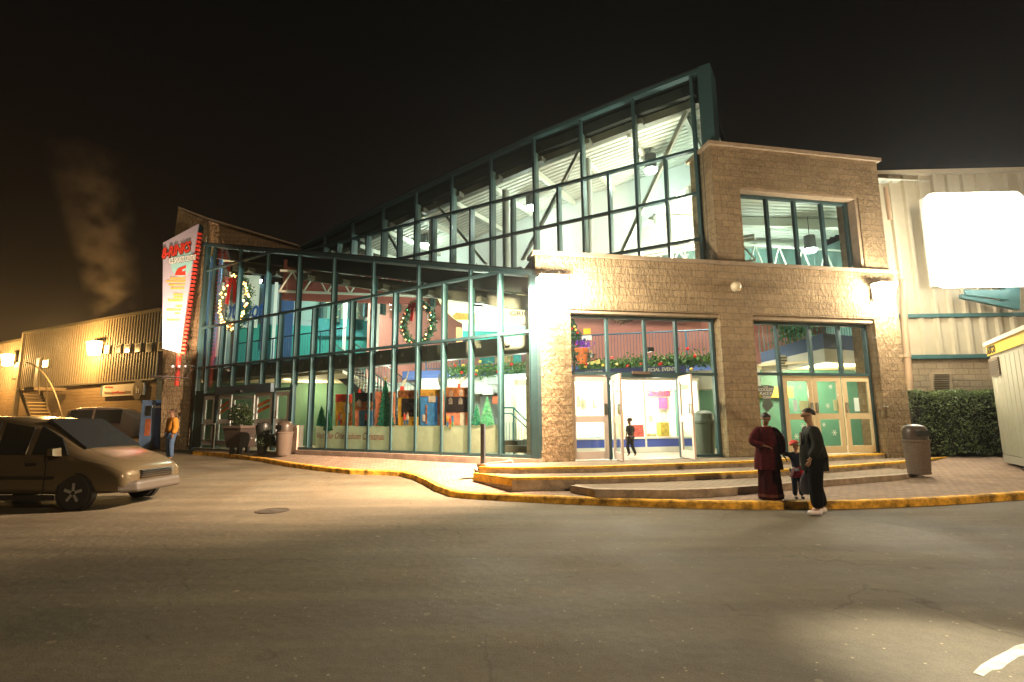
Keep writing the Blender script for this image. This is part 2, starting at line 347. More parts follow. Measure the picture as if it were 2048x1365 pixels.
# kerb line (outer foot) measured along the bend in front of the steps
KH = .135
kpx = [(385, 910), (450, 915), (520, 924), (580, 935), (640, 943), (700, 949), (760, 951), (800, 953), (826, 960), (850, 971), (872, 984), (900, 994), (930, 998), (960, 1000), (1050, 1005), (1160, 1010), (1300, 1015), (1400, 1018), (1500, 1019.5), (1600, 1019.5), (1700, 1018.5), (1800, 1015), (1900, 1010), (2048, 1000), (2160, 990), (2300, 976)]
kf = [gp(x, y) for x, y in kpx]
def offset_line(pts, d):
    out = []
    for i, p in enumerate(pts):
        a = pts[max(0, i-1)]; b = pts[min(len(pts)-1, i+1)]; t = Vector((b.x-a.x, b.y-a.y, 0)).normalized(); nrm = Vector((-t.y, t.x, 0)); out.append(p+nrm*d)
    return out
ki = offset_line(kf, .17)
mb = MB(); n = len(kf)
for p, q in zip(kf, ki):
    f = p+offset_dir if False else p
    mb.v += [(p.x, p.y, p.z-.06), (p.x, p.y, p.z+KH-.025), (p.x*.96+q.x*.04, p.y+(q.y-p.y)*.14, p.z+KH), (q.x, q.y, p.z+KH), (q.x, q.y, p.z-.06)]
for i in range(n-1):
    for j in range(4): mb.f.append((i*5+j, i*5+j+1, (i+1)*5+j+1, (i+1)*5+j))
mb.f += [(0, 1, 2, 3, 4), tuple((n-1)*5+j for j in (4, 3, 2, 1, 0))]
struct("kerb", mb, mat("worn_yellow_kerb", (.50, .27, .03), .8, var=.8, vs=4.5, bump=.006, bs=18), "worn yellow painted kerb curving round the paved forecourt")

# block paving between kerb and building; climbs to the doors at both ends of the steps
backs = []
for (x, y), p in zip(kpx, ki):
    if x < 800: q = FB.P(x, 905-6*(x < 600), -.35); zb = .53
    elif x <= 960: q = FB.P(min(x+60, 1060), 905, -.30); zb = .50 if x < 930 else .42
    elif x <= 1160: q = FA.P(x+20, 925, -.1); zb = .34 if x < 1100 else .22
    elif x <= 1800: q = FA.P(x, 915, -.1); zb = .22
    else: q = FR.P(x, 905, -.05); zb = .50
    backs.append(Vector((q.x, q.y, zb)))
mb = MB(); rows = 7
for p, q in zip(ki, backs):
    for j in range(rows+1):
        t = j/rows; z0 = p.z+KH-.006
        mb.v.append((p.x+(q.x-p.x)*t, p.y+(q.y-p.y)*t, z0+(q.z-z0)*(t if q.z > .3 else t)))
for i in range(n-1):
    for j in range(rows): a = i*(rows+1)+j; mb.f.append((a, a+rows+1, a+rows+2, a+1))
M_PAVE = brick_mat("block_paving", 11.3, (.30, .215, .155), (.235, .165, .12), (.09, .07, .05), .22, .11, .006, flat=True, bump=.006, stain=.35, ss=14)
struct("pavement", mb, M_PAVE, "brown block paving between the yellow kerb and the building")
# plain concrete strips crossing the paving on the right
for (a, b) in (((1852, 951), (1930, 1000)), ((1982, 918), (2048, 943))):
    pass

# ---- entrance steps: three broad treads, polylines of their front edges
PLZ = .57
s3 = [(958, 934), (1040, 935.5), (1193, 933), (1340, 928), (1500, 922.5), (1660, 912.5), (1815, 904.5), (1893, 899)]
s2 = [(947, 946), (1024, 956), (1200, 954), (1350, 949.5), (1500, 943.5), (1660, 934), (1815, 922.5), (1900, 914)]
s1 = [(1140, 971), (1190, 979), (1340, 980.5), (1420, 978), (1500, 973), (1660, 960), (1780, 951.5), (1864, 945)]
Z3, Z2, Z1 = PLZ, .43, .29
tread = brick_mat("tread_paving", 11.3, (.27, .21, .15), (.22, .17, .12), (.09, .07, .05), .22, .11, .006, flat=True, bump=.005, stain=.3, ss=14)
def step(front, z, zlow, label, yel):
    f = [hz(x, y, z) for x, y in front]; o = thing("entrance_step", label, "step", (f[0].x, f[0].y, zlow), "entrance steps", "structure")
    nose = offset_line(f, .16); last = f[-1]; dback = FA.N*(5.2 if z > .5 else 2.6)
    back = [FA.P(front[-1][0], 905, .2)] if False else None
    bk = []
    for p in nose:
        s = (p-FA.o).dot(FA.D); d = (p-FA.o).dot(FA.N); bk.append(FA.pt(s, z, max(d+.2, -.02) if z > .5 else d+2.2))
    m1 = MB()      # concrete riser
    for p in f: m1.v += [(p.x, p.y, zlow), (p.x, p.y, z-.035 if yel else z)]
    for q in nose: m1.v += [(q.x, q.y, zlow), (q.x, q.y, z-.035 if yel else z)]
    m = len(f)
    for i in range(m-1): m1.f += [(2*i, 2*i+2, 2*i+3, 2*i+1), (2*m+2*i+1, 2*m+2*i+3, 2*m+2*i+2, 2*m+2*i), (2*i+1, 2*i+3, 2*m+2*i+3, 2*m+2*i+1)]
    m1.f += [(0, 1, 2*m+1, 2*m), (2*m-2, 4*m-2, 4*m-1, 2*m-1)]
    part("riser", m1, M_CONC, o)
    if yel:
        m2 = MB(); g = offset_line(f, -.006)
        for p, q in zip(g, nose): m2.v += [(p.x, p.y, z-.05), (p.x, p.y, z+.001), (q.x, q.y, z+.001)]
        for i in range(m-1):
            for j in range(2): m2.f.append((3*i+j, 3*i+3+j, 3*i+4+j, 3*i+1+j))
        m2.f += [(0, 1, 2), (3*m-1, 3*m-2, 3*m-3)]
        part("painted_edge", m2, M_YEL, o)
    m3 = MB()      # paved tread
    for p, q in zip(nose, bk): m3.v += [(p.x, p.y, z-.002), (q.x, q.y, z-.002), (q.x, q.y, zlow), (p.x, p.y, zlow)]
    for i in range(m-1):
        for j in range(3): m3.f.append((4*i+j, 4*i+4+j, 4*i+5+j, 4*i+1+j))
    m3.f += [(0, 1, 2, 3), (4*m-1, 4*m-2, 4*m-3, 4*m-4)]
    part("tread", m3, tread, o)
    return o, f
o3, f3 = step(s3, Z3, .10, "top entrance step with a yellow edge under the block pillars", True)
o2, f2 = step(s2, Z2, .08, "middle entrance step with a broad yellow edge and stained riser", True)
o1, f1 = step(s1, Z1, .06, "lowest entrance step, thin edge, carrying the litter bin at its end", False)
# yellow painted end faces
mb = MB(); a, b = hz(947, 946, Z2), hz(1024, 956, Z2); t = (b-a).normalized(); nn = Vector((t.y, -t.x, 0))*.008
mb.add([a+nn+Vector((0, 0, -.17)), b+nn+Vector((0, 0, -.17)), b+nn, a+nn, a-nn*2+Vector((0, 0, -.17)), b-nn*2+Vector((0, 0, -.17)), b-nn*2, a-nn*2], [(0, 1, 2, 3), (4, 7, 6, 5), (0, 4, 5, 1), (1, 5, 6, 2), (2, 6, 7, 3), (3, 7, 4, 0)])
part("painted_end", mb, M_YEL, o2)
mb = MB(); a, b = hz(1872, 900.3, Z3), hz(1893, 899, Z3); nn = Vector((.2, -1, 0)).normalized()*.01
mb.add([a+nn+Vector((0, 0, -.16)), b+nn+Vector((0, 0, -.16)), b+nn, a+nn, a-nn+Vector((0, 0, -.16)), b-nn+Vector((0, 0, -.16)), b-nn, a-nn], [(0, 1, 2, 3), (4, 7, 6, 5), (0, 4, 5, 1), (1, 5, 6, 2), (2, 6, 7, 3), (3, 7, 4, 0)])
part("painted_end", mb, M_YEL, o3)

# ================================================================== MAIN BUILDING
base = FA.pt(0, 0, 0)
bld = thing("sports_centre", "glass and tan block sports centre with sloping lit curtain walls", "building", base)
# block portal + tower
mb = MB(); T = .55
mb.box(FA, -.90, .04, .3, 4.55, 0, T); mb.box(FA, 4.45, 5.50, .3, 4.55, 0, T); mb.box(FA, 9.62, 10.50, .3, 4.55, 0, T)
mb.box(FA, -.90, 10.50, 4.55, 6.0, 0, T)
mb.box(FA, -.90, -.35, .3, 6.0, T, 1.3); mb.box(FA, 10.05, 10.50, .3, 6.0, T, 1.3)
part("block_wall", mb, M_BLOCK, bld)
mb = MB(); mb.box(FA, -.94, .07, .3, .86, -.035, 0.02)
part("pillar_footing", mb, M_BLOCK, bld)
mb = MB(); mb.box(FA, 4.56, 5.45, 6.12, 8.47, .08, .6); mb.box(FA, 9.60, 10.44, 6.12, 8.47, .08, .6); mb.box(FA, 4.56, 10.44, 8.47, 9.72, .08, .6)
mb.box(FA, 4.56, 5.0, 6.12, 9.72, .6, 1.25); mb.box(FA, 10.0, 10.44, 6.12, 9.72, .6, 1.35)
part("tower_wall", mb, M_BLOCK, bld)
for q_ in ((-.98, 4.45, 6.0, 6.10, -.07, .62), (4.45, 10.62, 6.0, 6.10, -.05, .62), (4.48, 10.56, 9.72, 9.83, 0.0, 1.35)): part("coping", MB().box(FA, *q_), M_COPE, bld)
mb = MB(); mb.box(FA, .04, 4.45, 4.46, 4.55, .06, .5); mb.box(FA, 5.5, 9.62, 4.43, 4.55, .06, .5); mb.box(FA, 5.45, 9.60, 8.40, 8.47, .12, .5); mb.box(FA, 9.50, 9.60, 6.12, 8.40, .12, .5)
part("lintel", mb, M_COPE, bld)

def frame_bars(F, verts, horiz, wd, d0, d1):
    """verts: (s, z0, z1), horiz: (s0, s1, z)"""
    mb = MB()
    for s, z0, z1 in verts: mb.box(F, s-wd/2, s+wd/2, z0, z1, d0, d1)
    for s0, s1, z in horiz: mb.box(F, s0, s1, z-wd/2, z+wd/2, d0-.003, d1+.003)
    return mb
def pane(F, s0, s1, z0, z1, d, parent, name="glass", m=M_GLASS):
    return part(name, MB().box(F, s0, s1, z0, z1, d, d+.012), m, parent)
# tower window
DG = .40
tw = part("window", frame_bars(FA, [(s, 6.12, 8.40) for s in (5.50, 6.58, 7.56, 8.55, 9.45)], [(5.45, 9.5, 6.17), (5.45, 9.5, 8.36)], .09, DG, DG+.12), M_TEAL, bld)
pane(FA, 5.45, 9.5, 6.12, 8.40, DG+.05, tw)
# portal windows and doors
DP = .30
def sx(x, y=800, d=DP, F=FA): return F.px(x, y, d)[0]
def zy(x, y, d=DP, F=FA): return F.px(x, y, d)[1]
tz = zy(1180, 747)
wl = part("window", frame_bars(FA, [(.08, PLZ, 4.46), (sx(1219), PLZ, 4.46), (sx(1291, 690), tz, 4.46), (sx(1360), PLZ, 4.46), (sx(1434), PLZ, 4.46)], [(.04, 4.45, 4.42), (.04, 4.45, tz), (sx(1360), 4.45, .61)], .075, DP, DP+.12), M_TEAL, bld)
pane(FA, .04, 4.45, tz, 4.44, DP+.05, wl); pane(FA, sx(1362), 4.42, .6, tz, DP+.05, wl)
part("door_header", MB().box(FA, sx(1219)-.05, sx(1360)+.05, tz-.11, tz+.03, DP-.03, DP+.10), M_TEAL, bld)
part("door_sensor", MB().box(FA, sx(1265), sx(1300), tz-.02, tz+.06, DP-.09, DP-.031), mat("sensor_brown", (.12, .08, .06), .5), bld)
tz2 = zy(1640, 749)
wr = part("window", frame_bars(FA, [(5.54, PLZ, 4.43), (sx(1566), PLZ, 4.43), (sx(1623, 700), tz2, 4.43), (sx(1682, 700), tz2, 4.43), (9.56, PLZ, 4.43)], [(5.5, 9.6, 4.39), (5.5, 9.6, tz2), (5.5, sx(1566), .62)], .08, DP, DP+.12), M_TEAL, bld)
pane(FA, 5.5, 9.6, tz2, 4.41, DP+.05, wr); pane(FA, 5.52, sx(1564), .6, tz2, DP+.05, wr)

def door_leaf(F, s0, s1, z0, z1, d, m, parent, hinge_side=1, handle=True, st=.11):
    """two-panel glazed leaf: stiles and rails, glass, push bar, lock"""
    mb = MB(); zm = z0+(z1-z0)*.465
    mb.box(F, s0, s0+st, z0, z1, d, d+.05); mb.box(F, s1-st, s1, z0, z1, d, d+.05)
    mb.box(F, s0+st, s1-st, z0, z0+.20, d, d+.05); mb.box(F, s0+st, s1-st, zm-.07, zm+.10, d, d+.05); mb.box(F, s0+st, s1-st, z1-.16, z1, d, d+.05)
    o = part("door", mb, m, parent)
    g = MB(); g.box(F, s0+st, s1-st, z0+.20, zm-.07, d+.02, d+.03); g.box(F, s0+st, s1-st, zm+.10, z1-.16, d+.02, d+.03)
    part("glass", g, M_GLASS, o)
    if handle:
        h = MB(); u = s1-st*.5 if hinge_side > 0 else s0+st*.5
        h.box(F, u-.045, u+.045, zm+.12, zm+.42, d-.012, d-.001); h.tube(F.pt(u, zm+.14, d-.05), F.pt(u, zm+.40, d-.05), .014); h.tube(F.pt(u, zm+.16, d-.05), F.pt(u, zm+.16, d), .01); h.tube(F.pt(u, zm+.38, d-.05), F.pt(u, zm+.38, d), .01)
        part("handle", h, M_CHROME, o)
    return o
door_leaf(FA, .12, sx(1216), PLZ+.02, tz-.05, DP+.03, M_PINKDOOR, bld, 1)
# open leaves: hinged at the jambs, swung outwards
def swung(hx, ang, wdt, side):
    F = Fr(FA.pt(sx(hx), 0, DP+.0), 11.3+ang); 
    return door_leaf(F, 0, wdt, PLZ+.02, tz-.07, -.025, M_PINKDOOR, bld, side)
swung(1226, -99, .90, 1)
Fq = Fr(FA.pt(sx(1357), 0, DP), 11.3-62+0); door_leaf(Fr(FA.pt(sx(1359), 0, DP), 11.3-98), 0, .90, PLZ+.02, tz-.07, -.025, M_PINKDOOR, bld, 1)
M_ORDOOR = mat("warm_door_paint", (.60, .48, .29), .5, var=.06)
for a, b, hs in ((1570, 1628, 1), (1630, 1686, -1), (1690, 1747, -1)):
    door_leaf(FA, sx(a), sx(b), PLZ+.02, tz2-.05, DP+.03, M_ORDOOR, bld, hs, st=.14)

# ---------------- lower curtain wall (plane B)
ZB = .66; T2, T1, T0 = 3.93, 5.68, 8.25
def roofB(s): return 5.52-.238*s
vv = []
for k in range(17):
    s = -.02-1.0*k
    z0 = ZB if k < 10 or k > 15 else 2.86
    if k in (16,): z0 = ZB
    vv.append((s, z0, roofB(s)-.04 if k % 2 == 0 else T1))
hh = [(-16.6, 0, T2), (-16.6, -.3, T1), (-16.6, -11.45, T0), (-9.5, 0, ZB+.05)]
cw = part("curtain_wall", frame_bars(FB, vv, hh, .075, -.02, .10), M_TEAL, bld)
mb = MB(); mb.prism(FB, [(-17, roofB(-17)-.09), (.1, roofB(.1)-.09), (.1, roofB(.1)+.03), (-17, roofB(-17)+.03)], -.08, .12); mb.box(FB, .0, .20, ZB, roofB(0)-.1, -.05, .14)
mb.box(FB, -16.75, -16.6, .5, roofB(-16.6), -.05, .14)
part("edge_trim", mb, M_TEAL, bld)
mb = MB()
for k in range(17):
    s = -.02-1.0*k; top = roofB(s)-.6 if k % 2 == 0 else T1; z0 = ZB if k < 10 else 2.9
    mb.box(FB, s-.03, s+.03, z0, top, .10, .21)
part("mullion_fin", mb, M_TEALD, bld)
mb = MB(); mb.prism(FB, [(-16.6, 2.95), (0, 2.95), (0, roofB(0)-.09), (-16.6, roofB(-16.6)-.09)], .03, .042); mb.prism(FB, [(-9.5, ZB), (0, ZB), (0, 2.945), (-9.5, 2.945)], .03, .042)
part("glass", mb, M_GLASS, cw)
mb = MB(); mb.prism(FB, [(-16.6, roofB(-16.6)-.55), (0, roofB(0)-.55), (0, roofB(0)-.1), (-16.6, roofB(-16.6)-.1)], .32, .60)
part("roof_edge_beam", mb, M_DARK, bld)
mb = MB(); mb.prism(FB, [(-15.6, roofB(-15.6)-.98), (0, roofB(0)-.98), (0, roofB(0)-.57), (-15.6, roofB(-15.6)-.57)], .62, .9)
mb.box(FB, -16.4, 0, 3.42, 3.90, .34, .62)
for k in range(1, 8): mb.box(FB, -2*k-.0, -2*k+.16, roofB(-2*k)-.98, roofB(-2*k)-.82, .30, .62)
for k in range(1, 16): mb.box(FB, -k-.0, -k+.14, 3.66, 3.78, .30, .34)
part("steel_beam", mb, M_BEAM, bld)
M_PLINTH = mat("pink_concrete_plinth", (.42, .30, .235), .85, var=.25, vs=3)
mb = MB(); mb.box(FB, -9.5, .22, .12, ZB, -.10, .25)
part("plinth", mb, M_PLINTH, bld)
mb = MB(); mb.box(FB, -10.1, -9.5, .3, 1.45, -.06, .2); mb.box(FB, -10.1, -9.5, 1.40, 1.50, -.08, .22)
part("low_wall", mb, M_PLINTH, bld)
# roof slab over the lower glazing, running back under the upper glazing
mb = MB(); mb.prism(FB, [(-17, roofB(-17)+.03), (.1, roofB(.1)+.03), (.1, roofB(.1)+.07), (-17, roofB(-17)+.07)], -.08, 5.0)
part("roof", mb, M_DARK, bld)

# sliding entrance on the left of plane B
LZ = .70
def bx(x, y=850, d=0): return FB.px(x, y, d)[0]
zt = FB.px(500, 786, 0)[1]
hdr = MB(); hdr.box(FB, bx(433), bx(545), zt-.02, zt+.30, -.16, .12); part("door_header", hdr, mat("blue_grey_header", (.07, .10, .13), .4), bld)
part("door_sensor", MB().box(FB, bx(478), bx(488), zt+.02, zt+.10, -.24, -.161), M_BLK, bld)
for q_ in ((-16.6, bx(404), LZ-.1, 2.95, -.02, .1), (bx(427), bx(433), LZ-.1, zt+.28, -.02, .12), (bx(543), bx(547), LZ-.1, zt+.28, -.02, .12), (bx(577), bx(583), LZ-.1, zt+.2, -.02, .12), (bx(404), bx(427), zt-.02, zt+.08, -.02, .1), (bx(547), bx(577), zt+.02, zt+.12, -.02, .1)): part("door_frame", MB().box(FB, *q_), M_TEAL, bld)

M_GDOOR = mat("grey_door_paint", (.75, .72, .72), .4)
for a, b, d, dm in ((405, 426, .02, M_GDOOR), (434, 459, .02, M_GDOOR), (508, 542, .02, M_GDOOR), (548, 576, .02, M_GDOOR), (462, 505, .9, M_GDOOR)):
    dl = door_leaf(FB, bx(a, 850, d), bx(b, 850, d), LZ, zt-.02, d, dm, bld, -1 if a == 548 else 1, handle=(a == 548), st=.13)
    if a in (434, 508):
        k = MB()
        u0, u1 = bx(a, 850, d)+.18, bx(b, 850, d)-.18
        for q in range(2): k.add([FB.pt(u0, 1.95+q*.22, d-.004), FB.pt(u1, 2.15+q*.22, d-.004), FB.pt(u1, 2.27+q*.22, d-.004), FB.pt(u0, 2.07+q*.22, d-.004), FB.pt(u0, 1.95+q*.22, d+.01), FB.pt(u1, 2.15+q*.22, d+.01), FB.pt(u1, 2.27+q*.22, d+.01), FB.pt(u0, 2.07+q*.22, d+.01)], [(0, 1, 2, 3), (4, 7, 6, 5), (0, 4, 5, 1), (2, 6, 7, 3)])
        part("painted_ribbon", k, mat("orange_window_paint", (.65, .17, .03), .8), dl)

# ---------------- upper curtain wall (plane U)
RU = [(-20.5, 9.85), (-18.5, 10.2), (-13.6, 10.96), (-9.5, 11.55), (-5.65, 12.02), (-1.9, 12.32), (.2, 12.44)]
def roofU(s):
    for (a, za), (b, zb) in zip(RU, RU[1:]):
        if s <= b: return za+(zb-za)*(s-a)/(b-a)
    return RU[-1][1]
TU, TU2 = 9.88, 8.45
vv = []
for k in range(0, 22):
    s = -.06-.95*k
    top = roofU(s)-.03 if k % 2 == 0 else min(TU, roofU(s)-.6)
    vv.append((s, 6.15, top))
hh = [(-19, 0, TU), (-16, 0, TU2), (-12, 0, 7.0)]
mb = frame_bars(FU, vv, hh, .085, -.02, .12)
ucw = part("upper_curtain_wall", mb, M_TEAL, bld)
mb = MB()
for (a, za), (b, zb) in zip(RU, RU[1:]): mb.prism(FU, [(a, za-.08), (b, zb-.08), (b, zb+.03), (a, za+.03)], -.10, .13)
mb.box(FU, .16, .55, 6.1, 12.56, -.06, .9)
part("edge_trim", mb, M_TEAL, bld)
mb = MB()
for (a, za), (b, zb) in zip(RU[1:], RU[2:]):
    b = min(b, .1); mb.prism(FU, [(a, 6.15), (b, 6.15), (b, zb-.1), (a, za-.1)], .03, .042)
part("glass", mb, M_GLASS, ucw)
mb = MB()
for k in range(0, 21, 2):
    s = -.06-.95*k; mb.box(FU, s-.04, s+.04, 6.15, roofU(s)-.55, .12, .34)
for k in range(1, 20, 2):
    s = -.06-.95*k; mb.box(FU, s-.035, s+.035, 6.15, min(TU, roofU(s)-.6), .12, .28)
part("mullion_fin", mb, mat("green_grey_steel", (.10, .16, .15), .5), bld)
mb = MB()
for (a, za), (b, zb) in zip(RU, RU[1:]): mb.prism(FU, [(a, za-.46), (b, zb-.46), (b, zb-.09), (a, za-.09)], .36, .6)
part("roof_edge_beam", mb, M_DARK, bld)
mb = MB()
for (a, za), (b, zb) in zip(RU, RU[1:]): mb.prism(FU, [(a, za-.76), (b, zb-.76), (b, zb-.48), (a, za-.48)], .62, .85)
for k in range(0, 21, 2):
    s = -.06-.95*k; mb.box(FU, s, s+.2, roofU(s)-.86, roofU(s)-.66, .3, .62)
part("steel_beam", mb, M_BEAM, bld)
# roof skin, white ribbed deck below it, joists
mb = MB()
for (a, za), (b, zb) in zip(RU, RU[1:]): mb.prism(FU, [(a, za+.03), (b, zb+.03), (b, zb+.08), (a, za+.08)], -.10, 12)
part("roof", mb, M_DARK, bld)
mb = MB(); dd = .7; ds = []
while dd < 11.5: ds += [(dd, 0), (dd+.10, 0), (dd+.125, .05), (dd+.215, .05)]; dd += .24
for (a, za), (b, zb) in zip(RU, RU[1:]):
    o = len(mb.v)
    for d, h in ds: mb.v += [FU.pt(a, za-.60+h, d), FU.pt(b, zb-.60+h, d)]
    for i in range(len(ds)-1): mb.f.append((o+2*i, o+2*i+1, o+2*i+3, o+2*i+2))
part("roof_deck", mb, mat("white_roof_deck", (.62, .64, .58), .7), bld)
mb = MB()
for k in range(0, 20, 2):
    s = -.5-.95*k; z = roofU(s)-.68; mb.box(FU, s-.07, s+.07, z-.2, z, .86, 11)
part("joist", mb, mat("white_steel", (.62, .64, .56), .6), bld)
# inclined braces and round columns behind the upper glass
for a, b in (((1388, 190), (1240, 515)), ((1168, 285), (1046, 520)), ((862, 395), (972, 528)), ((768, 452), (800, 508))):
    mb = MB(); mb.bar(FU.P(*a, .75), FU.P(*b, .75), .14, .14, FU.D)
    part("brace", mb, mat("brace_steel", (.40, .42, .36), .6), bld)
for x in (1012, 865, 1178, 742):
    s, z = FU.px(x, 450, 1.1); mb = MB(); mb.tube(FU.pt(s, 6.2, 1.1), FU.pt(s, roofU(s)-1.0, 1.1), .15, 14)
    part("column", mb, mat("grey_column", (.34, .38, .35), .6), bld, smooth=True)
# high white wall above the hall
mb = MB(); HW1 = FU.px(1432, 400, 4.6)[0]
for (a, za), (b, zb) in zip(RU[1:], RU[2:]): mb.prism(FU, [(a, 8.3), ((HW1 if b > 0 else b), 8.3), ((HW1 if b > 0 else b), zb-.62), (a, za-.62)], 4.6, 4.9)
part("high_wall", mb, mat("white_bulkhead", (.62, .66, .64), .8), bld)
mb = MB(); mb.box(FU, -18, 1.0, 8.22, 8.3, 4.4, 4.9); part("ledge", mb, M_WHITE, bld)
# side wall of the high roof, returning behind the tower
HWR = FU.px(1432, 400, 4.6)[0]
ctr = FU.pt(.5, 0, .85); ce = FU.pt(HWR, 0, 4.7); FS = Fr(ctr, math.degrees(math.atan2(ce.y-ctr.y, ce.x-ctr.x)))
mb = MB(); mb.corrug(FS, 0, (ce-ctr).length, 6.0, 11.6, .4, .05); part("side_wall", mb, M_TEALD, bld)

# ================================================================== INTERIOR SHELL
mb = MB(); mb.slab([FA.pt(-.8, 0, .25), FA.pt(10.4, 0, .25), FA.pt(10.4, 0, 2.2), FA.pt(16, 0, 2.2), FA.pt(16, 0, 12), FA.pt(-6, 0, 14), FB.pt(-16.6, 0, 8), FB.pt(-16.6, 0, .12), FB.pt(0.2, 0, .12)], .45, .555)
part("interior_floor", mb, M_FLOOR, bld)
# back walls of the hall
DW = 10.0
mb = MB(); mb.box(FA, FA.px(735, 650, DW)[0], 17, .55, 8.2, DW, DW+.2); part("back_wall", mb, M_PINK, bld, label="salmon back wall above the shops")
mb = MB(); mb.box(FT, FT.px(402, 650, .3)[0], FT.px(756, 650, .3)[0], .55, 8.0, .25, .6); part("back_wall", mb, mat("pale_blue_grey_wall", (.30, .40, .42), .8), bld, label="pale blue grey back wall of the left hall")
mb = MB(); mb.box(FA, 15.8, 16, .55, 5.3, 2.6, DW); part("end_wall", mb, M_PINK, bld)
mb = MB(); mb.box(FA, 15.8, 16, 5.3, 9.9, 2.6, 8.6); part("ribbed_wall", mb, mat("pale_teal_sheet", (.30, .50, .47), .6), bld)
mb = MB(); mb.corrug(FA, 5.1, 16.0, 6.5, 10.2, .3, .05, d=8.6); part("ribbed_wall", mb, mat("pale_teal_sheet", (.30, .50, .47), .6), bld)
# deck and beams seen through the tower window
mb = MB()
u = 1.0; ds = []
while u < 9.0: ds += [(u, 0), (u+.10, 0), (u+.13, .06), (u+.27, .06)]; u += .3
o = len(mb.v)
for d, h in ds: mb.v += [FA.pt(5.05, 9.42+h, d), FA.pt(15, 9.85+h, d)]
for i in range(len(ds)-1): mb.f.append((o+2*i, o+2*i+1, o+2*i+3, o+2*i+2))
part("roof_deck", mb, mat("white_roof_deck", (.62, .64, .58), .7), bld)
mb = MB()
for d in (2.2, 4.6, 7.2):
    mb.prism(FA, [(5.05, 9.05), (15, 9.45), (15, 9.80), (5.05, 9.38)], d, d+.25)
part("roof_beam", mb, mat("white_steel", (.62, .64, .56), .6), bld)
def truss(F, s0, s1, z0, z1, d, n_, r=.035):
    mb = MB(); mb.bar(F.pt(s0, z0, d), F.pt(s1, z0, d), .08, .08); mb.bar(F.pt(s0, z1, d), F.pt(s1, z1, d), .08, .08)
    for i in range(n_):
        a = s0+(s1-s0)*i/n_; b = s0+(s1-s0)*(i+.5)/n_; c = s0+(s1-s0)*(i+1)/n_
        mb.tube(F.pt(a, z0, d), F.pt(b, z1, d), r, 6); mb.tube(F.pt(b, z1, d), F.pt(c, z0, d), r, 6)
    return mb
M_TR = mat("truss_steel", (.55, .58, .50), .6)
part("truss", truss(FA, 5.05, 15.5, 7.3, 8.9, 6.0, 9), M_TR, bld); part("truss", truss(FA, 5.05, 15.5, 6.9, 7.7, 7.5, 14), M_TR, bld)
part("truss", truss(FA, -9.0, 3.0, 6.5, 7.3, 7.5, 14), M_TR, bld); part("truss", truss(FU, -12, 1.0, 7.3, 8.1, 4.4, 12), M_TR, bld)
mb = MB(); mb.box(FA, -9, 8.8, 6.3, 7.9, DW-2.0, DW-1.8); part("red_band", mb, M_RED, bld)

# left hall: upper floor, its warm soffit, coloured panels and columns
ftl, ftm, ftr = FT.pt(FT.px(404, 700, .2)[0], 0, .2), FT.pt(FT.px(690, 700, .2)[0], 0, .2), FT.pt(FT.px(740, 780, .2)[0], 0, .2)
mb = MB(); mb.slab([FB.pt(-16.4, 0, .65), FB.pt(-9.5, 0, .65), ftm, ftl], 3.45, 3.92); part("upper_floor", mb, mat("slab_edge", (.30, .26, .20), .8), bld)
mb = MB(); mb.slab([FB.pt(-16.3, 0, .9), FB.pt(-8.4, 0, .9), ftr, ftl+Vector((.1, 0, 0))], 3.34, 3.44); part("soffit", mb, M_CEIL, bld)
mb = MB(); mb.box(FT, FT.px(404, 800, .2)[0], FT.px(756, 800, .2)[0], .56, 3.33, -.3, -.1); part("partition", mb, mat("dim_green_wall", (.06, .12, .07), .8), bld)
DL = .1
def panel(x0, y0, x1, y1, m, d=DL, F=FT, name="wall_panel", th=.08, label=None): return part(name, MB().pbox(F, x0, y0, x1, y1, d, d+th), m, bld, label=label)
panel(404, 515, 445, 735, M_BLUEW, label="blue wall panel"); panel(445, 545, 462, 735, M_WHITE, DL-.25, label="white pillar panel")
panel(462, 552, 520, 655, mat("pale_sign_wall", (.62, .70, .66), .7), DL-.1, label="pale wall carrying blue script lettering"); panel(462, 655, 740, 735, M_TEALW, DL+.05, label="teal dado wall"); panel(520, 540, 540, 700, M_BLUEW, DL-.05, label="narrow blue wall panel")
panel(540, 565, 556, 735, M_WHITE, DL-.3, label="white column"); panel(556, 560, 590, 735, mat("deep_blue_wall", (.02, .06, .16), .7), DL-.05, label="deep blue wall panel"); panel(590, 560, 678, 640, mat("grey_teal_wall", (.26, .40, .38), .8), DL+.1, label="grey teal wall")
panel(636, 640, 745, 672, mat("teal_band", (.03, .22, .24), .7), DL-.3, label="teal band with white lettering"); panel(678, 560, 742, 640, mat("pale_concrete", (.42, .46, .42), .8), DL+.1, label="pale wall")
panel(738, 565, 752, 735, M_WHITE, 3.2, F=FB, label="white duct column", th=.25); panel(683, 600, 690, 735, M_WHITE, 3.0, F=FB, label="slim white column", th=.12)
part("lettering", text_mb("Hot Spot", FT, 430, 598, 528, 650, DL-.13, shear=.35, bold=.02), mat("blue_script", (.02, .09, .30), .6), bld)
part("notice_board", MB().pbox(FT, 646, 592, 678, 612, DL-.05, DL), mat("cream_board", (.68, .64, .48), .7), bld)

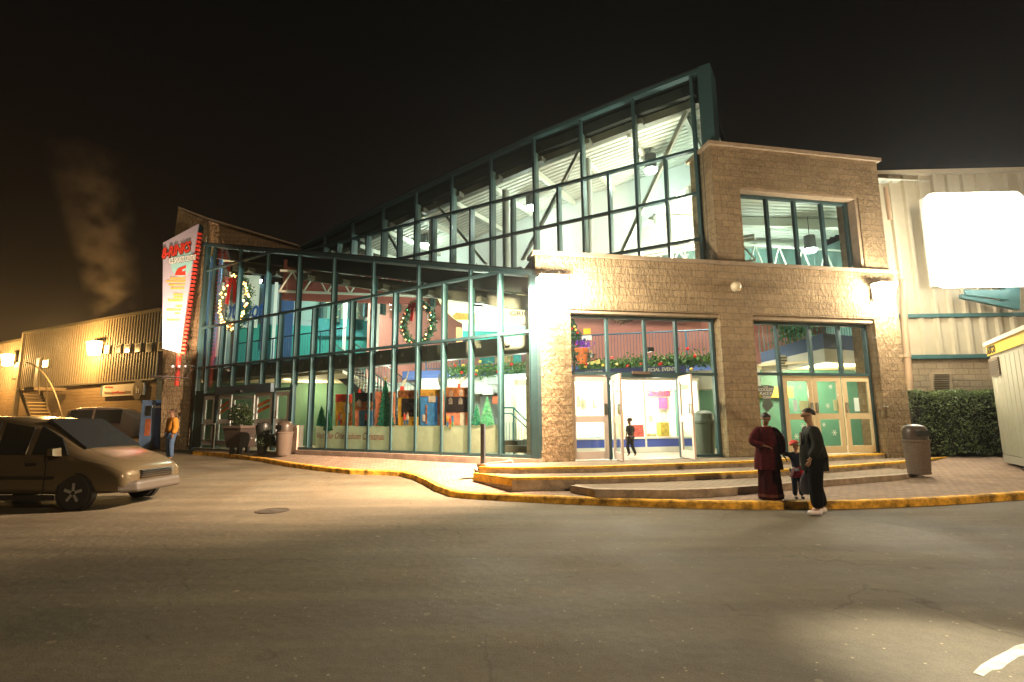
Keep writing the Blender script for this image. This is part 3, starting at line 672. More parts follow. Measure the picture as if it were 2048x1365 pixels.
def railing(F, s0, s1, z0, z1, d, m=M_TEAL, gap=.12, post=1.5, name="railing", zf=None, r=.009):
    mb = MB(); f = zf or (lambda s: 0.)
    mb.tube(F.pt(s0, z1+f(s0), d), F.pt(s1, z1+f(s1), d), .028); mb.tube(F.pt(s0, z0+.08+f(s0), d), F.pt(s1, z0+.08+f(s1), d), .018)
    s = s0
    while s <= s1+.01: mb.tube(F.pt(s, z0+.08+f(s), d), F.pt(s, z1+f(s), d), r, 5); s += gap
    s = s0
    while s <= s1+.01: mb.tube(F.pt(s, z0+f(s), d), F.pt(s, z1+f(s), d), .028); s += post
    return part(name, mb, m, bld)
M_RAILT = mat("teal_rail_paint", (.02, .24, .25), .5); M_RAILB = mat("blue_rail_paint", (.03, .10, .17), .5)
railing(FB, -15.8, -8.4, 3.95, 5.0, .95, M_RAILB, gap=.15)

# mezzanine over the shops
pa = at_depth(1175, 731, 19.6); pb = at_depth(1500, 711, 18.2)
FMz = Fr((pa.x, pa.y), math.degrees(math.atan2(pb.y-pa.y, pb.x-pa.x))); MZ = pa.z
s_l = FMz.px(850, 740)[0]; s_r = FMz.px(1512, 720)[0]
mb = MB(); mb.box(FMz, s_l-1.0, s_r, MZ-.35, MZ, 0, 3.6); part("mezzanine_slab", mb, M_BLUE, bld)
mb = MB(); mb.box(FMz, s_l, s_r, MZ-1.0, MZ-.36, -.5, .5); part("fascia", mb, mat("pale_fascia", (.50, .52, .50), .7), bld)
railing(FMz, s_l, s_r, MZ, MZ+1.15, .1, M_RAILB, gap=.115, post=1.45)
# lower walls below the mezzanine, seen through the mural panes
mb = MB(); mb.box(FMz, s_l-2.5, FMz.px(1100, 800)[0], .56, MZ-.4, .8, 1.0); part("lower_wall", mb, M_WHITE, bld)
# balcony with a chamfered corner on the right
B0 = at_depth(1521, 706, 18.4); B1 = at_depth(1645, 667, 15.9+1.1); zb = 4.05
def zfit(x, y, p): r = ray(x, y); return EYE.z + r.z*(p.y/r.y)
B0 = Vector((B0.x, B0.y, 0)); B1 = Vector((B1.x, B1.y, 0)); B2 = FA.pt(12.2, 0, 2.3)
z00, z01 = zfit(1521, 706, B0), zfit(1645, 667, B1)
def strip(pts, zs0, zs1, m, name, th=.12):
    mb = MB()
    for (p, a0, a1), (q, b0, b1) in zip(zip(pts, zs0, zs1), list(zip(pts, zs0, zs1))[1:]):
        t = (q-p).normalized(); nn = Vector((-t.y, t.x, 0))*th
        mb.hexa([(p.x, p.y, a0), (q.x, q.y, b0), (q.x+nn.x, q.y+nn.y, b0), (p.x+nn.x, p.y+nn.y, a0), (p.x, p.y, a1), (q.x, q.y, b1), (q.x+nn.x, q.y+nn.y, b1), (p.x+nn.x, p.y+nn.y, a1)])
    return part(name, mb, m, bld)
pts = [B0, B1, B2]
strip(pts, [z00-.35, z01-.5, z01-.5], [z00, z01, z01], mat("navy_fascia", (.05, .085, .17), .5), "balcony_fascia")
strip(pts, [z00-.80, z01-.95, z01-.95], [z00-.351, z01-.501, z01-.501], mat("pale_fascia", (.50, .52, .50), .7), "balcony_fascia")
mb = MB()
for p, q, za, zb_ in ((B0, B1, z00, z01), (B1, B2, z01, z01)):
    L = (q-p).length; mb.tube((p.x, p.y, za+1.0), (q.x, q.y, zb_+1.0), .03)
    for i in range(int(L/.14)):
        t = i/int(L/.14); x, y, z = p.x+(q.x-p.x)*t, p.y+(q.y-p.y)*t, za+(zb_-za)*t; mb.tube((x, y, z), (x, y, z+1.0), .011, 5)
part("railing", mb, M_RAILT, bld)
sz = z01-.96
mb = MB(); mb.slab([B1+Vector((-.1, .15, 0)), B2+Vector((0, .15, 0)), FA.pt(14, 0, 3), FA.pt(14, 0, 8), FA.pt(5.2, 0, 8), B0+Vector((-.5, .2, 0))], sz+.02, sz+.10); part("soffit", mb, M_CEIL, bld)
# lobby behind the right-hand doors
mb = MB(); mb.box(FA, 5.3, 14, .56, sz, 4.2, 4.4); part("lobby_wall", mb, mat("lobby_green", (.05, .17, .13), .6, var=.1), bld)
mb = MB(); mb.box(FA, 8.55, 9.8, 2.35, 2.75, 3.9, 4.15); part("canopy", mb, mat("yellow_canopy", (.75, .50, .05), .6, var=.1), bld)
mb = MB(); mb.box(FA, 5.75, 6.15, .56, 2.6, .9, 1.0); part("white_post", mb, M_WHITE, bld)

# shop behind the left-hand doors: lit display window
SH = 2.86
mb = MB(); mb.box(FA, -.6, 5.2, .556, .72, 3.0, 3.12); mb.box(FA, -.6, 5.2, .98, 1.04, 2.98, 3.12)
for x in (1142, 1291, 1400): s = FA.px(x, 850, 3.0)[0]; mb.box(FA, s-.03, s+.03, .72, SH, 3.0, 3.08)
shop = part("shop_front", mb, M_WHITE, bld)
pane(FA, -.6, 5.2, 1.05, SH, 3.04, shop)
part("kick_panel", MB().box(FA, -.6, 5.2, .721, .979, 3.02, 3.10), mat("cobalt_panel", (.06, .10, .45), .5), shop)
mb = MB(); mb.box(FA, -.8, 5.4, .556, SH, 5.2, 5.3); mb.box(FA, -.9, -.8, .556, SH, 3.1, 5.2); mb.box(FA, 5.4, 5.5, .556, SH, 3.1, 5.2); mb.box(FA, -.8, 5.4, SH+.02, SH+.1, 2.9, 5.3)
part("shop_wall", mb, mat("cream_shop_wall", (.80, .76, .64), .7), bld)
mb = MB(); ppoly(mb, FA, [(1120, 742), (1372, 731), (1372, 754), (1120, 756)], 2.7, 2.9); sgn = part("shop_fascia", mb, mat("navy_shop_fascia", (.04, .06, .22), .5), bld)
part("lettering", text_mb("SPECIAL EVENTS", FA, 1287, (737, 734.5), 1355, (744, 742), 2.69, bold=.015), M_WHITE, sgn); part("lettering", text_mb("LEAGUES", FA, 1170, (742.5, 741.5), 1205, (748, 747), 2.69, bold=.015), M_WHITE, sgn)
# posters, stock and mannequins in the shop
pc = [(.75, .12, .10), (.80, .55, .10), (.75, .70, .35), (.55, .10, .30), (.20, .35, .60), (.85, .35, .12), (.6, .6, .55)]
posters = [(1296, 768, 1352, 776, 0), (1298, 777, 1350, 793, 3), (1318, 796, 1334, 818, 3), (1172, 795, 1184, 812, 2), (1190, 795, 1200, 811, 2), (1154, 792, 1160, 815, 5), (1262, 800, 1268, 812, 2), (1275, 768, 1282, 780, 2), (1300, 822, 1306, 832, 6), (1322, 845, 1338, 872, 1), (1268, 850, 1288, 892, 0), (1300, 868, 1312, 880, 2), (1326, 872, 1345, 882, 5), (1160, 878, 1178, 890, 6), (1182, 874, 1206, 890, 4), (1240, 820, 1246, 890, 5)]
for i, (a, b, c, d_, k) in enumerate(posters):
    dpt = 4.9 if b < 840 else 3.8
    part("poster" if b < 840 else "stock_box", MB().pbox(FA, a, b, c, d_, dpt, dpt+(.02 if b < 840 else .3)), mat("poster_ink_%d" % k, pc[k], .7, var=.35, vs=9), shop)
part("poster_lettering", text_mb("YEAR\nSALE", FA, 1300, 770, 1350, 792, 4.88, bold=.01), mat("poster_ink_0", pc[0]), shop)

# pale inclined stair on the left, seen through the mural panes
st = thing("interior_staircase", "dark steel staircase rising left behind the painted window", "staircase", FB.pt(-6, .56, 3))
pA, pB = FB.P(655, 742, 2.6), FB.P(800, 858, 2.6); zA, zB_ = pA.z, pB.z
sA, sB = FB.px(655, 742, 2.6)[0], FB.px(800, 858, 2.6)[0]
mb = MB()
for d in (2.6, 4.0): mb.prism(FB, [(sA, zA), (sB, zB_), (sB, zB_+.32), (sA, zA+.32)], d, d+.06)
part("stringer", mb, mat("dark_stair_steel", (.03, .03, .03), .5), st)
mb = MB(); N_ = 15
for i in range(N_):
    t = (i+.5)/N_; s = sA+(sB-sA)*t; z = zA+(zB_-zA)*t+.22; mb.box(FB, s-.16, s+.14, z, z+.05, 2.66, 4.0)
part("tread", mb, mat("stair_tread", (.16, .10, .08), .7), st)
for d in (2.63, 4.03):
    mb = MB(); mb.tube(FB.pt(sA, zA+1.3, d), FB.pt(sB, zB_+1.3, d), .03)
    for i in range(26):
        t = i/25; s = sA+(sB-sA)*t; z = zA+(zB_-zA)*t; mb.tube(FB.pt(s, z+.3, d), FB.pt(s, z+1.3, d), .010, 5)
    part("handrail", mb, mat("dark_rail", (.10, .13, .12), .3, .6), st)
# stair and rail at the right end of the glazing
st2 = thing("corner_staircase", "short dark stair with teal handrails beside the block pillar", "staircase", FB.pt(-.6, .56, 1.5))
mb = MB(); mb.pbox(FB, 1006, 882, 1034, 905, 1.5, 2.3); mb.pbox(FB, 1006, 893, 1056, 905, 1.2, 1.49); part("stair_block", mb, mat("dark_carpet", (.06, .055, .04), .9), st2)
mb = MB()
for d in (1.6, 2.2):
    p = [FB.P(1002, 816, d), FB.P(1027, 816, d), FB.P(1056, 845, d)]; mb.path(p, .022); mb.tube(p[1], Vector((p[1].x, p[1].y, .6)), .02)
    q = [FB.P(1006, 827, d), FB.P(1022, 827, d), FB.P(1056, 858, d)]; mb.path(q, .018)
for i in range(9):
    t = i/8; a = FB.P(1006+50*t, 845+max(0, (t-.4))*25, 1.6); mb.tube(a, Vector((a.x, a.y, .7)), .008, 5)
part("handrail", mb, M_RAILT, st2)
# colour behind the right-hand panes: shelves, blue fascia, ornaments
PB = lambda *a, **k: panel(*a, F=FB, **k)
PB(905, 695, 960, 715, M_RED, 6.5, label="red wall strip", name="wall_strip"); PB(960, 690, 990, 728, M_TEALW, 6.4, label="teal door"); PB(990, 690, 1022, 728, mat("shelf_tan", (.55, .33, .12), .7, var=.5, vs=6), 6.4, name="shelf_unit"); PB(1026, 690, 1042, 728, M_TEALW, 6.4, label="teal door"); PB(1042, 690, 1064, 728, mat("shelf_red", (.30, .10, .07), .7, var=.6, vs=7), 6.4, name="shelf_unit")
for i, (a, b, c, d_) in enumerate(((965, 776, 985, 790), (1036, 775, 1052, 790), (1000, 776, 1024, 786), (1025, 792, 1046, 818), (1050, 792, 1058, 850))):
    PB(a, b, c, d_, [M_WHITE, M_WHITE, M_WHITE, mat("menu_brown", (.16, .05, .03), .7, var=.4, vs=12), M_WHITE][i], 4.5, name="menu_board")
PB(860, 746, 1064, 775, mat("pale_fascia2", (.45, .50, .48), .7), 4.7, name="servery_fascia"); PB(960, 775, 1064, 905, mat("dim_servery", (.20, .22, .20), .8), 5.0, name="servery_back"); PB(985, 792, 1015, 808, mat("red_yellow_panel", (.6, .12, .05), .6, var=.3), 4.6, name="menu_board")
# ================================================================== BLOCK WALL WITH THE BANNER SIGN
tb = FT.pt(0, .5, 0)
tow = thing("sign_wall", "tall block wall with sloping top carrying the kite-shaped banner", "wall", FT.pt(-1, .3, 0))
mb = MB(); ppoly(mb, FT, [(320, 905), (326, 700), (351, 470), (357, 415), (413, 437), (398, 905)], 0, .6); part("block_face", mb, M_BLOCK, tow)
mb = MB(); ppoly(mb, FT, [(404, 452), (413.5, 438), (398, 905), (388, 905)], -.16, -.002); ppoly(mb, FT, [(349, 470), (356.5, 417), (366, 421), (359, 490)], -.16, -.002); part("pier", mb, M_BLOCK, tow)
mb = MB(); ppoly(mb, FT, [(413.5, 437.5), (597, 491), (600, 520), (413.5, 520)], .25, .6); part("upper_wall", mb, M_BLOCK, tow)
mb = MB(); ppoly(mb, FT, [(356, 413), (413, 435), (597, 490), (597, 493), (413, 438.5), (356, 416.5)], -.2, .65); part("coping", mb, M_COPE, tow)

# kite-shaped banner
bs = thing("banner_sign", "white kite-shaped banner with red lettering lit from below", "sign", FT.P(353, 772, -1.2))
DS = -1.2
mb = MB(); ppoly(mb, FT, [(326, 486), (397, 448), (359, 706), (324.5, 697)], DS, DS+.10)
M_BAN = mat("banner_cloth", (.40, .37, .46), .6, var=.06)
part("banner", mb, M_BAN, bs)
mb = MB(); ppoly(mb, FT, [(399, 447), (405, 452), (369, 700), (362, 708)], DS+.15, DS+.30); part("back_board", mb, M_TEALD, bs)
M_DT0 = mat("black_outline", (.02, .012, .012), .7)
M_REDP = mat("red_sign_paint", (.62, .05, .03), .5)
for i in range(31):
    t = i/30; y = 466+t*238; x = 393.5-t*34
    part("rung", MB().pbox(FT, x+1, y, x+9.5, y+3.6, DS+.02, DS+.16), M_REDP, bs)
mb = MB(); mb.tube(FT.P(360, 690, DS+.2), FT.P(353, 772, DS+.2), .09, 12); part("pole", mb, M_REDP, bs)
mb = MB(); c = FT.px(363, 522, DS-.01); el = []
for i in range(28): a = 2*math.pi*i/28; el.append((c[0]+.42*math.cos(a), c[1]+.72*math.sin(a)))
mb.prism(FT, el, DS-.012, DS-.001); part("oval", mb, mat("pale_aqua", (.30, .58, .58), .6), bs)
part("lettering_outline", text_mb("8-RINKS", FT, 325, (498, 483.5), 383.5, (520.5, 504.5), DS-.008, th=.008, shear=.25, bold=.075), M_DT0, bs); part("lettering_outline", text_mb("ICE SPORTS CENTRE", FT, 338, (517, 509), 392.5, (530, 521), DS-.008, th=.008, shear=.2, bold=.09), M_DT0, bs)  # dark printed outline behind the letters
part("lettering", text_mb("8-RINKS", FT, 324, (497, 482), 382, (519, 503), DS-.02, th=.018, shear=.25, bold=.035), M_REDP, bs)
part("lettering", text_mb("ICE SPORTS CENTRE", FT, 338, (517, 509), 392, (529, 520), DS-.02, th=.008, shear=.2, bold=.035), M_WHITE, bs)
sk = MB(); ppoly(sk, FT, [(350, 551), (352, 543), (357, 537), (372, 531), (372, 536), (364, 540), (365, 544), (371, 542), (371, 551), (361, 551)], DS-.02, DS-.001); part("skate_emblem", sk, M_REDP, bs)
M_YT = mat("yellow_lettering", (.72, .42, .02), .6)
rows_ = [(340, 371, 557), (332, 371, 563), (338, 370, 570), (341, 368, 577), (347, 366, 589), (347, 366, 595), (336, 365, 601), (351, 364, 613), (333, 362, 620), (349, 361, 627), (334, 360, 640)]
for a, b, y in rows_:
    mb = MB(); x = a
    while x < b-1: ww = random.choice((1.6, 2.2, 2.8)); mb.pbox(FT, x, y-1.9, min(x+ww, b), y+1.9, DS-.012, DS-.001); x += ww+.5
    part("lettering", mb, M_YT, bs)
# bar with little floodlights in front of the banner
lb = thing("floodlight_bar", "horizontal steel bar of small floodlights under the banner", "light bar", FT.P(350, 757, -2.6))
mb = MB(); mb.tube(FT.P(300, 752, -2.6), FT.P(378, 757, -2.6), .03); mb.tube(FT.P(300, 755, -2.6), FT.P(360, 761, -2.6), .02)
for x in (330, 343, 358, 372): mb.tube(FT.P(x, 756, -2.6), FT.P(x+15, 735, -1.0), .012)
part("bar", mb, mat("dull_steel", (.20, .17, .15), .4, .6), lb)
for x in (331, 344, 357, 371):
    mb = MB(); p = FT.P(x+15, 734, -1.7); mb.lathe([(.03, -.06), (.07, -.03), (.09, .04), (.08, .06)], p, 12); part("floodlight", mb, M_BLK, lb, smooth=True)
for x in (333, 352): lamp('SPOT', FT.P(x, 752, -2.5), 1700, (1, .66, .42), .08, target=FT.P(x+6, 640, DS), angle=85, blend=1)

# ================================================================== LONG BUILDING ON THE LEFT
lbd = thing("ribbed_building", "long ribbed metal building over a block base with sodium lamps", "building", FL.pt(-8, .5, 0))
def LZt(x, y): return FL.px(x, y, 0)
sR, zTop = LZt(325, 622); zMid = LZt(325, 757)[1]; zT2 = LZt(50, 669)[1]; sM = LZt(50, 700)[0]
zTl = lambda s: zTop+(zT2-zTop)*(sR-s)/(sR-sM)
mb = MB(); mb.corrug(FL, sM, sR+.1, zMid, zTl, .30, .05, d=-.05); part("ribbed_cladding", mb, mat("tan_ribbed_metal", (.22, .17, .11), .6, var=.12), lbd)
mb = MB(); mb.corrug(FL, sM-30, sM-.25, zMid-.5, lambda s: zT2-.35, .30, .05, d=.25); part("ribbed_cladding", mb, mat("tan_ribbed_metal", (.34, .29, .20)), lbd)
mb = MB(); mb.box(FL, sM-30, sR+.1, .1, zMid-.06, 0, .4); part("block_base", mb, M_BLOCK2, lbd)
mb = MB(); mb.box(FL, sM-.5, sR+.1, zMid-.06, zMid+.02, -.16, .35); mb.prism(FL, [(sM, zTl(sM)-.02), (sR+.1, zTl(sR)-.02), (sR+.1, zTl(sR)+.14), (sM, zTl(sM)+.14)], -.2, .4); part("flashing", mb, mat("dark_flashing", (.10, .08, .05), .5), lbd)
mb = MB(); mb.prism(FL, [(sM-30, zT2-.37), (sM-.2, zT2-.37), (sM-.2, zT2-.22), (sM-30, zT2-.22)], .1, .6); part("flashing", mb, mat("dark_flashing", (.10, .08, .05)), lbd)
mb = MB(); mb.box(FL, sM-.24, sM, .2, zT2+.1, -.2, .1); part("corner_post", mb, mat("tan_ribbed_metal", (.34, .29, .20)), lbd)
M_WINL = mat("dim_window", (.06, .05, .035), .15)
for x in (207, 229, 248, 269, 291, 315):
    y = 700-(x-207)*.055; fr = part("window", MB().pbox(FL, x, y-10, x+13, y+9, -.17, -.02), mat("window_surround", (.07, .05, .03), .6), lbd)
    part("glass", MB().pbox(FL, x+1.5, y-8.5, x+11.5, y+7.5, -.18, -.171), M_WINL, fr)
for a, b, c, d_ in ((200, 769, 208, 790), (239, 770, 248, 786)):
    part("window", MB().pbox(FL, a, b, c, d_, -.04, -.001), mat("blue_grey_pane", (.14, .20, .24), .3), lbd)
fr = part("window", MB().pbox(FL, 23, 724, 40, 760, -.1, .24), mat("window_surround", (.30, .24, .16)), lbd); part("glass", MB().pbox(FL, 25, 727, 38, 757, -.12, -.101), mat("pale_pane", (.20, .18, .14), .3), fr)
dr = part("door", MB().pbox(FL, 66, 717, 79, 780, -.22, -.05), mat("grey_steel_door", (.30, .27, .22), .5), lbd); part("window", MB().pbox(FL, 84, 720, 97, 736, -.22, -.05), mat("pale_pane", (.45, .42, .36)), lbd)
# human performance sign board
sb = thing("sign_board", "long white sign reading human performance on the block base", "sign", FL.P(246, 795, -.15))
part("board", MB().pbox(FL, 204, 766, 288, 794, -.16, -.04), mat("sign_white", (.62, .54, .46), .6), sb)
M_DT = mat("dark_lettering", (.10, .06, .05), .7)
part("lettering", text_mb("human", FL, 209, 782.5, 224.5, 788.5, -.17), mat("brown_lettering", (.28, .16, .10), .7), sb)
part("lettering", text_mb("perform", FL, 224.5, 782, 249, 789.5, -.17, bold=.02), M_REDP, sb)
part("lettering", text_mb("ance", FL, 249.5, 782, 261, 787, -.17), mat("brown_lettering", (.28, .16, .10)), sb)
part("lettering", text_mb("wm fraser", FL, 210, 772, 226, 776.5, -.17), M_REDP, sb)
c = FL.px(275, 779.5, -.17); mb = MB()
el = [(c[0]+.50*math.cos(2*math.pi*i/22), c[1]+.60*math.sin(2*math.pi*i/22)) for i in range(22)]; mb.prism(FL, el, -.175, -.161); part("emblem", mb, M_DT, sb)
part("lettering", text_mb("h", FL, 272, 773, 278, 787, -.185, bold=.02), mat("sign_white", (.62, .54, .46)), sb)
# curved escape stair
es = thing("escape_stair", "steep outside stair with a curved handrail on the ribbed building", "stair", FL.P(90, 868, -2.0))
sa, sbz = FL.px(66, 778, -1.2), FL.px(100, 870, -1.2)
mb = MB()
for d in (-1.9, -.9): mb.prism(FL, [(sa[0], sa[1]-.25), (sbz[0], sbz[1]-.1), (sbz[0], sbz[1]+.25), (sa[0], sa[1]+.1)], d, d+.06)
part("stringer", mb, mat("stair_brown_steel", (.16, .11, .06), .6), es)
mb = MB()
for i in range(14):
    t = (i+.5)/14; s = sa[0]+(sbz[0]-sa[0])*t; z = sa[1]+(sbz[1]-sa[1])*t; mb.box(FL, s-.2, s+.16, z, z+.05, -1.84, -.9)
part("tread", mb, mat("stair_tread_tan", (.50, .36, .17), .6), es)
mb = MB(); mb.pbox(FL, 48, 774, 68, 782, -1.9, -.25); part("landing", mb, mat("stair_brown_steel", (.16, .11, .06)), es)
curve = [(54, 725), (66, 729), (78, 738), (90, 751), (101, 768), (109, 785), (116, 805), (122, 825), (126, 845), (128, 866)]
mb = MB(); mb.path([FL.P(x, y, -1.9) for x, y in curve], .045); mb.tube(FL.P(78, 738, -1.9), FL.P(78, 790, -1.9), .03); mb.tube(FL.P(93, 756, -1.9), FL.P(93, 822, -1.9), .03); mb.tube(FL.P(66, 729, -1.9), FL.P(66, 778, -1.9), .03)
part("handrail", mb, mat("pale_rail", (.22, .17, .10), .5), es)
# sodium wall lamps
def wall_light(name, label, F, x, y, d, sz, col, es_, energy, cat="lamp", grp=None, off=.55):
    p = F.P(x, y, d); t = thing(name, label, cat, p, grp)
    u, z = F.px(x, y, d); B = sz*.8
    mb = MB(); mb.box(F, u-sz*1.06, u+sz*1.06, z+sz*.80, z+sz*.90, d-.08, d+B+.04); mb.box(F, u-sz*.9, u+sz*.9, z-sz*.7, z+sz*.80, d+B, d+B+.05); part("housing", mb, mat("bronze_housing", (.10, .08, .06), .5), t)
    mb = MB(); mb.hexa([F.pt(u-sz*.8, z-sz*.8, d+.06), F.pt(u+sz*.8, z-sz*.8, d+.06), F.pt(u+sz*.8, z-sz*.8, d+B-.01), F.pt(u-sz*.8, z-sz*.8, d+B-.01), F.pt(u-sz, z+sz*.79, d-.04), F.pt(u+sz, z+sz*.79, d-.04), F.pt(u+sz, z+sz*.79, d+B-.01), F.pt(u-sz, z+sz*.79, d+B-.01)]); part("lens", mb, emit_mat(name+"_glow", col, es_), t)
    q = F.pt(u, z-.05, d-off); lamp('POINT', q, energy, col, .12); return t
wall_light("sodium_lamp", "orange sodium wall lamp left of the small windows", FL, 181, 696, -.6, .50, (1, .58, .18), 60, 1500, off=1.2, grp="sodium lamps on the ribbed building")
wall_light("sodium_lamp", "orange sodium wall lamp at the far left by the single window", FL, 8, 720, -.6, .50, (1, .58, .18), 60, 1500, off=1.2, grp="sodium lamps on the ribbed building")

# ================================================================== RIGHT-HAND BUILDING
rb = thing("ribbed_annex", "cream ribbed metal annex over a block wall right of the tower", "building", FR.pt(1, .5, 0))
u0 = FR.px(1740, 500)[0]; u1 = u0+16; zr = FR.px(1900, 351)[1]; z1_ = FR.px(1900, 636)[1]; z0_ = FR.px(1900, 717)[1]
M_CREAM = mat("cream_ribbed_metal", (.42, .38, .28), .5, var=.05)
mb = MB(); mb.corrug(FR, u0, u1, z1_+.1, zr, .50, .09); part("ribbed_cladding", mb, M_CREAM, rb)
mb = MB(); mb.corrug(FR, u0, u1, z0_+.1, z1_, .50, .09); part("ribbed_cladding", mb, M_CREAM, rb)
mb = MB(); mb.box(FR, u0, u1, z1_, z1_+.12, -.16, .1); mb.box(FR, u0, u1, z0_-.02, z0_+.11, -.18, .1); part("teal_band", mb, mat("teal_flashing", (.04, .12, .125), .5), rb)
mb = MB(); mb.box(FR, u0, u1, zr, zr+.14, -.22, .3); part("flashing", mb, mat("cream_flashing", (.45, .40, .30), .6), rb)
mb = MB(); mb.box(FR, u0, u1, .2, z0_-.02, -.02, .4); part("block_base", mb, M_BLOCKR, rb)
vt = part("vent", MB().pbox(FR, 1866, 745, 1902, 781, -.10, -.021), mat("vent_frame", (.34, .27, .18), .6), rb)
mb = MB()
for i in range(7): mb.pbox(FR, 1869, 748.5+i*4.6, 1899, 751+i*4.6, -.13, -.101)
part("louvre", mb, mat("vent_slat", (.10, .08, .05), .6), vt)
dp = thing("downpipe", "brown downpipe running down beside the right block pillar", "pipe", FR.P(1828, 870, -.3))
part("gutter_spout", MB().tube(FR.P(1771, 375, -.5), FR.P(1780, 440, -.5), .07, 12), mat("brown_pipe", (.40, .28, .18), .5), dp, smooth=True); mb = MB(); mb.path([FR.P(1806, 560, -.25), FR.P(1808, 640, -.25), FR.P(1830, 890, -.25)], .10, 14); mb.lathe([(.13, -.05), (.13, .05)], FR.P(1813, 712, -.25), 14)
part("pipe", mb, mat("brown_pipe", (.40, .28, .18), .5), dp, smooth=True)
# huge blown-out sign and its teal back board
bg_ = thing("illuminated_sign", "big glowing white sign panel on the ribbed annex", "sign", FR.P(1955, 480, -.9))
part("light_box", MB().pbox(FR, 1876, 388, 2042, 570, -.96, -.62), M_WHITE, bg_)
a_, b_ = FR.px(1872, 576, -1.0), FR.px(2046, 383, -1.0); rr_ = .30; ol = []
for cx_, cz_, q0_ in ((b_[0]-rr_, b_[1]-rr_, 0), (a_[0]+rr_, b_[1]-rr_, 1), (a_[0]+rr_, a_[1]+rr_, 2), (b_[0]-rr_, a_[1]+rr_, 3)):
    for k_ in range(7): t_ = (q0_+k_/6)*math.pi/2; ol.append((cx_+rr_*math.cos(t_), cz_+rr_*math.sin(t_)))
part("face", MB().prism(FR, ol, -1.0, -.961), emit_mat("sign_face_glow", (1, .96, .82), 14), bg_)
mb = MB(); ppoly(mb, FR, [(1925, 588), (2008, 604), (2012, 560), (2040, 560), (2040, 620), (1925, 596)], -.55, -.4); ppoly(mb, FR, [(1928, 580), (2018, 580), (2018, 600), (1932, 590)], -.6, -.56); part("back_board", mb, mat("teal_flashing", (.04, .12, .125)), bg_)
lamp('POINT', FR.P(1955, 480, -2.2), 230, (1, .95, .78), .5)
for x in (1900, 2020): part("bracket", MB().pbox(FR, x, 470, x+6, 480, -.61, -.02), M_BLK, bg_)

# wall lamps on the portal, globe and small box
wall_light("wall_lamp", "blazing wall lamp at the top left corner of the block portal", FA, 1108, 574, -.35, .36, (1, .86, .62), 90, 1050, grp="floodlights on the block portal")
wall_light("wall_lamp", "blazing wall lamp at the top right corner of the block portal", FA, 1776, 583, -.35, .32, (1, .86, .62), 90, 650, grp="floodlights on the block portal")
gl = thing("globe_light", "small unlit round light between the two portal openings", "light", FA.P(1473, 573, -.02)); p = FA.P(1473, 573, -.10)
mb = MB(); mb.lathe([(.02, .10), (.14, .10), (.15, .02), (.12, -.06), (.06, -.10), (.01, -.11)], p, 20, ax='y'); part("dome", mb, mat("cream_globe", (.55, .48, .34), .3), gl, smooth=True)
mb = MB(); mb.lathe([(.16, .10), (.16, .12)], p, 20, ax='y'); part("base_ring", mb, M_COPE, gl)
sb2 = thing("wall_socket_box", "small box with two discs on the right block pillar", "box", FA.P(1770, 813, -.06)); part("box", MB().pbox(FA, 1764, 809, 1776, 818, -.06, -.001), mat("box_brown", (.24, .17, .10), .5), sb2)
for x in (1767, 1773): mb = MB(); mb.lathe([(.035, -.02), (.03, -.035)], FA.P(x, 813.5, -.05), 12, ax='y'); part("disc", mb, M_CHROME, sb2)

# trailer at the right edge
trl = thing("trailer", "pale portable trailer with yellow band and air conditioner at the right edge", "trailer", hz(2030, 930, .3))
tp = hz(2008, 925, .38); tq = Vector((tp.x+5.5*math.sin(R(-30)), tp.y-5.5*math.cos(R(-30)), 0)); FTR = Fr((tp.x, tp.y), math.degrees(math.atan2(tq.y-tp.y, tq.x-tp.x)))
hT = at_depth(2000, 690, tp.y).z; LT = 5.5
mb = MB(); mb.corrug(FTR, 0, LT, .62, hT-.42, .36, .012); mb.box(FTR, 0, LT, .60, hT, .02, 2.4); part("body", mb, mat("pale_trailer_metal", (.26, .26, .20), .45, var=.04), trl)
mb = MB(); mb.box(FTR, -.02, LT, hT-.32, hT-.04, -.03, .019); part("yellow_band", mb, mat("trailer_yellow", (.48, .32, .03), .5), trl)
part("lettering", text_mb("ATCO", FTR, .08, hT-.29, .85, hT-.08, -.035, px=False, bold=.02), M_BLK, trl)
mb = MB(); mb.box(FTR, -.05, LT+.1, hT-.04, hT+.06, -.08, 2.45); part("roof", mb, mat("cream_flashing", (.45, .40, .30)), trl)
mb = MB(); mb.box(FTR, 0, LT, .40, .60, .0, 2.4); part("skirt", mb, mat("trailer_skirt", (.28, .27, .22), .6), trl)
mb = MB(); mb.lathe([(.30, -.1), (.32, 0), (.30, .1)], FTR.pt(.9, .30, .4), 20, ax='x'); part("wheel", mb, M_RUB, trl)
mb = MB(); mb.box(FTR, .10, .95, hT-.90, hT-.42, -.05, -.001); ac = part("air_conditioner", mb, mat("ac_brown", (.12, .09, .06), .5), trl)
mb = MB()
for i in range(6): mb.box(FTR, .15, .90, hT-.86+i*.065, hT-.83+i*.065, -.062, -.051)
part("louvre", mb, M_BLK, ac)

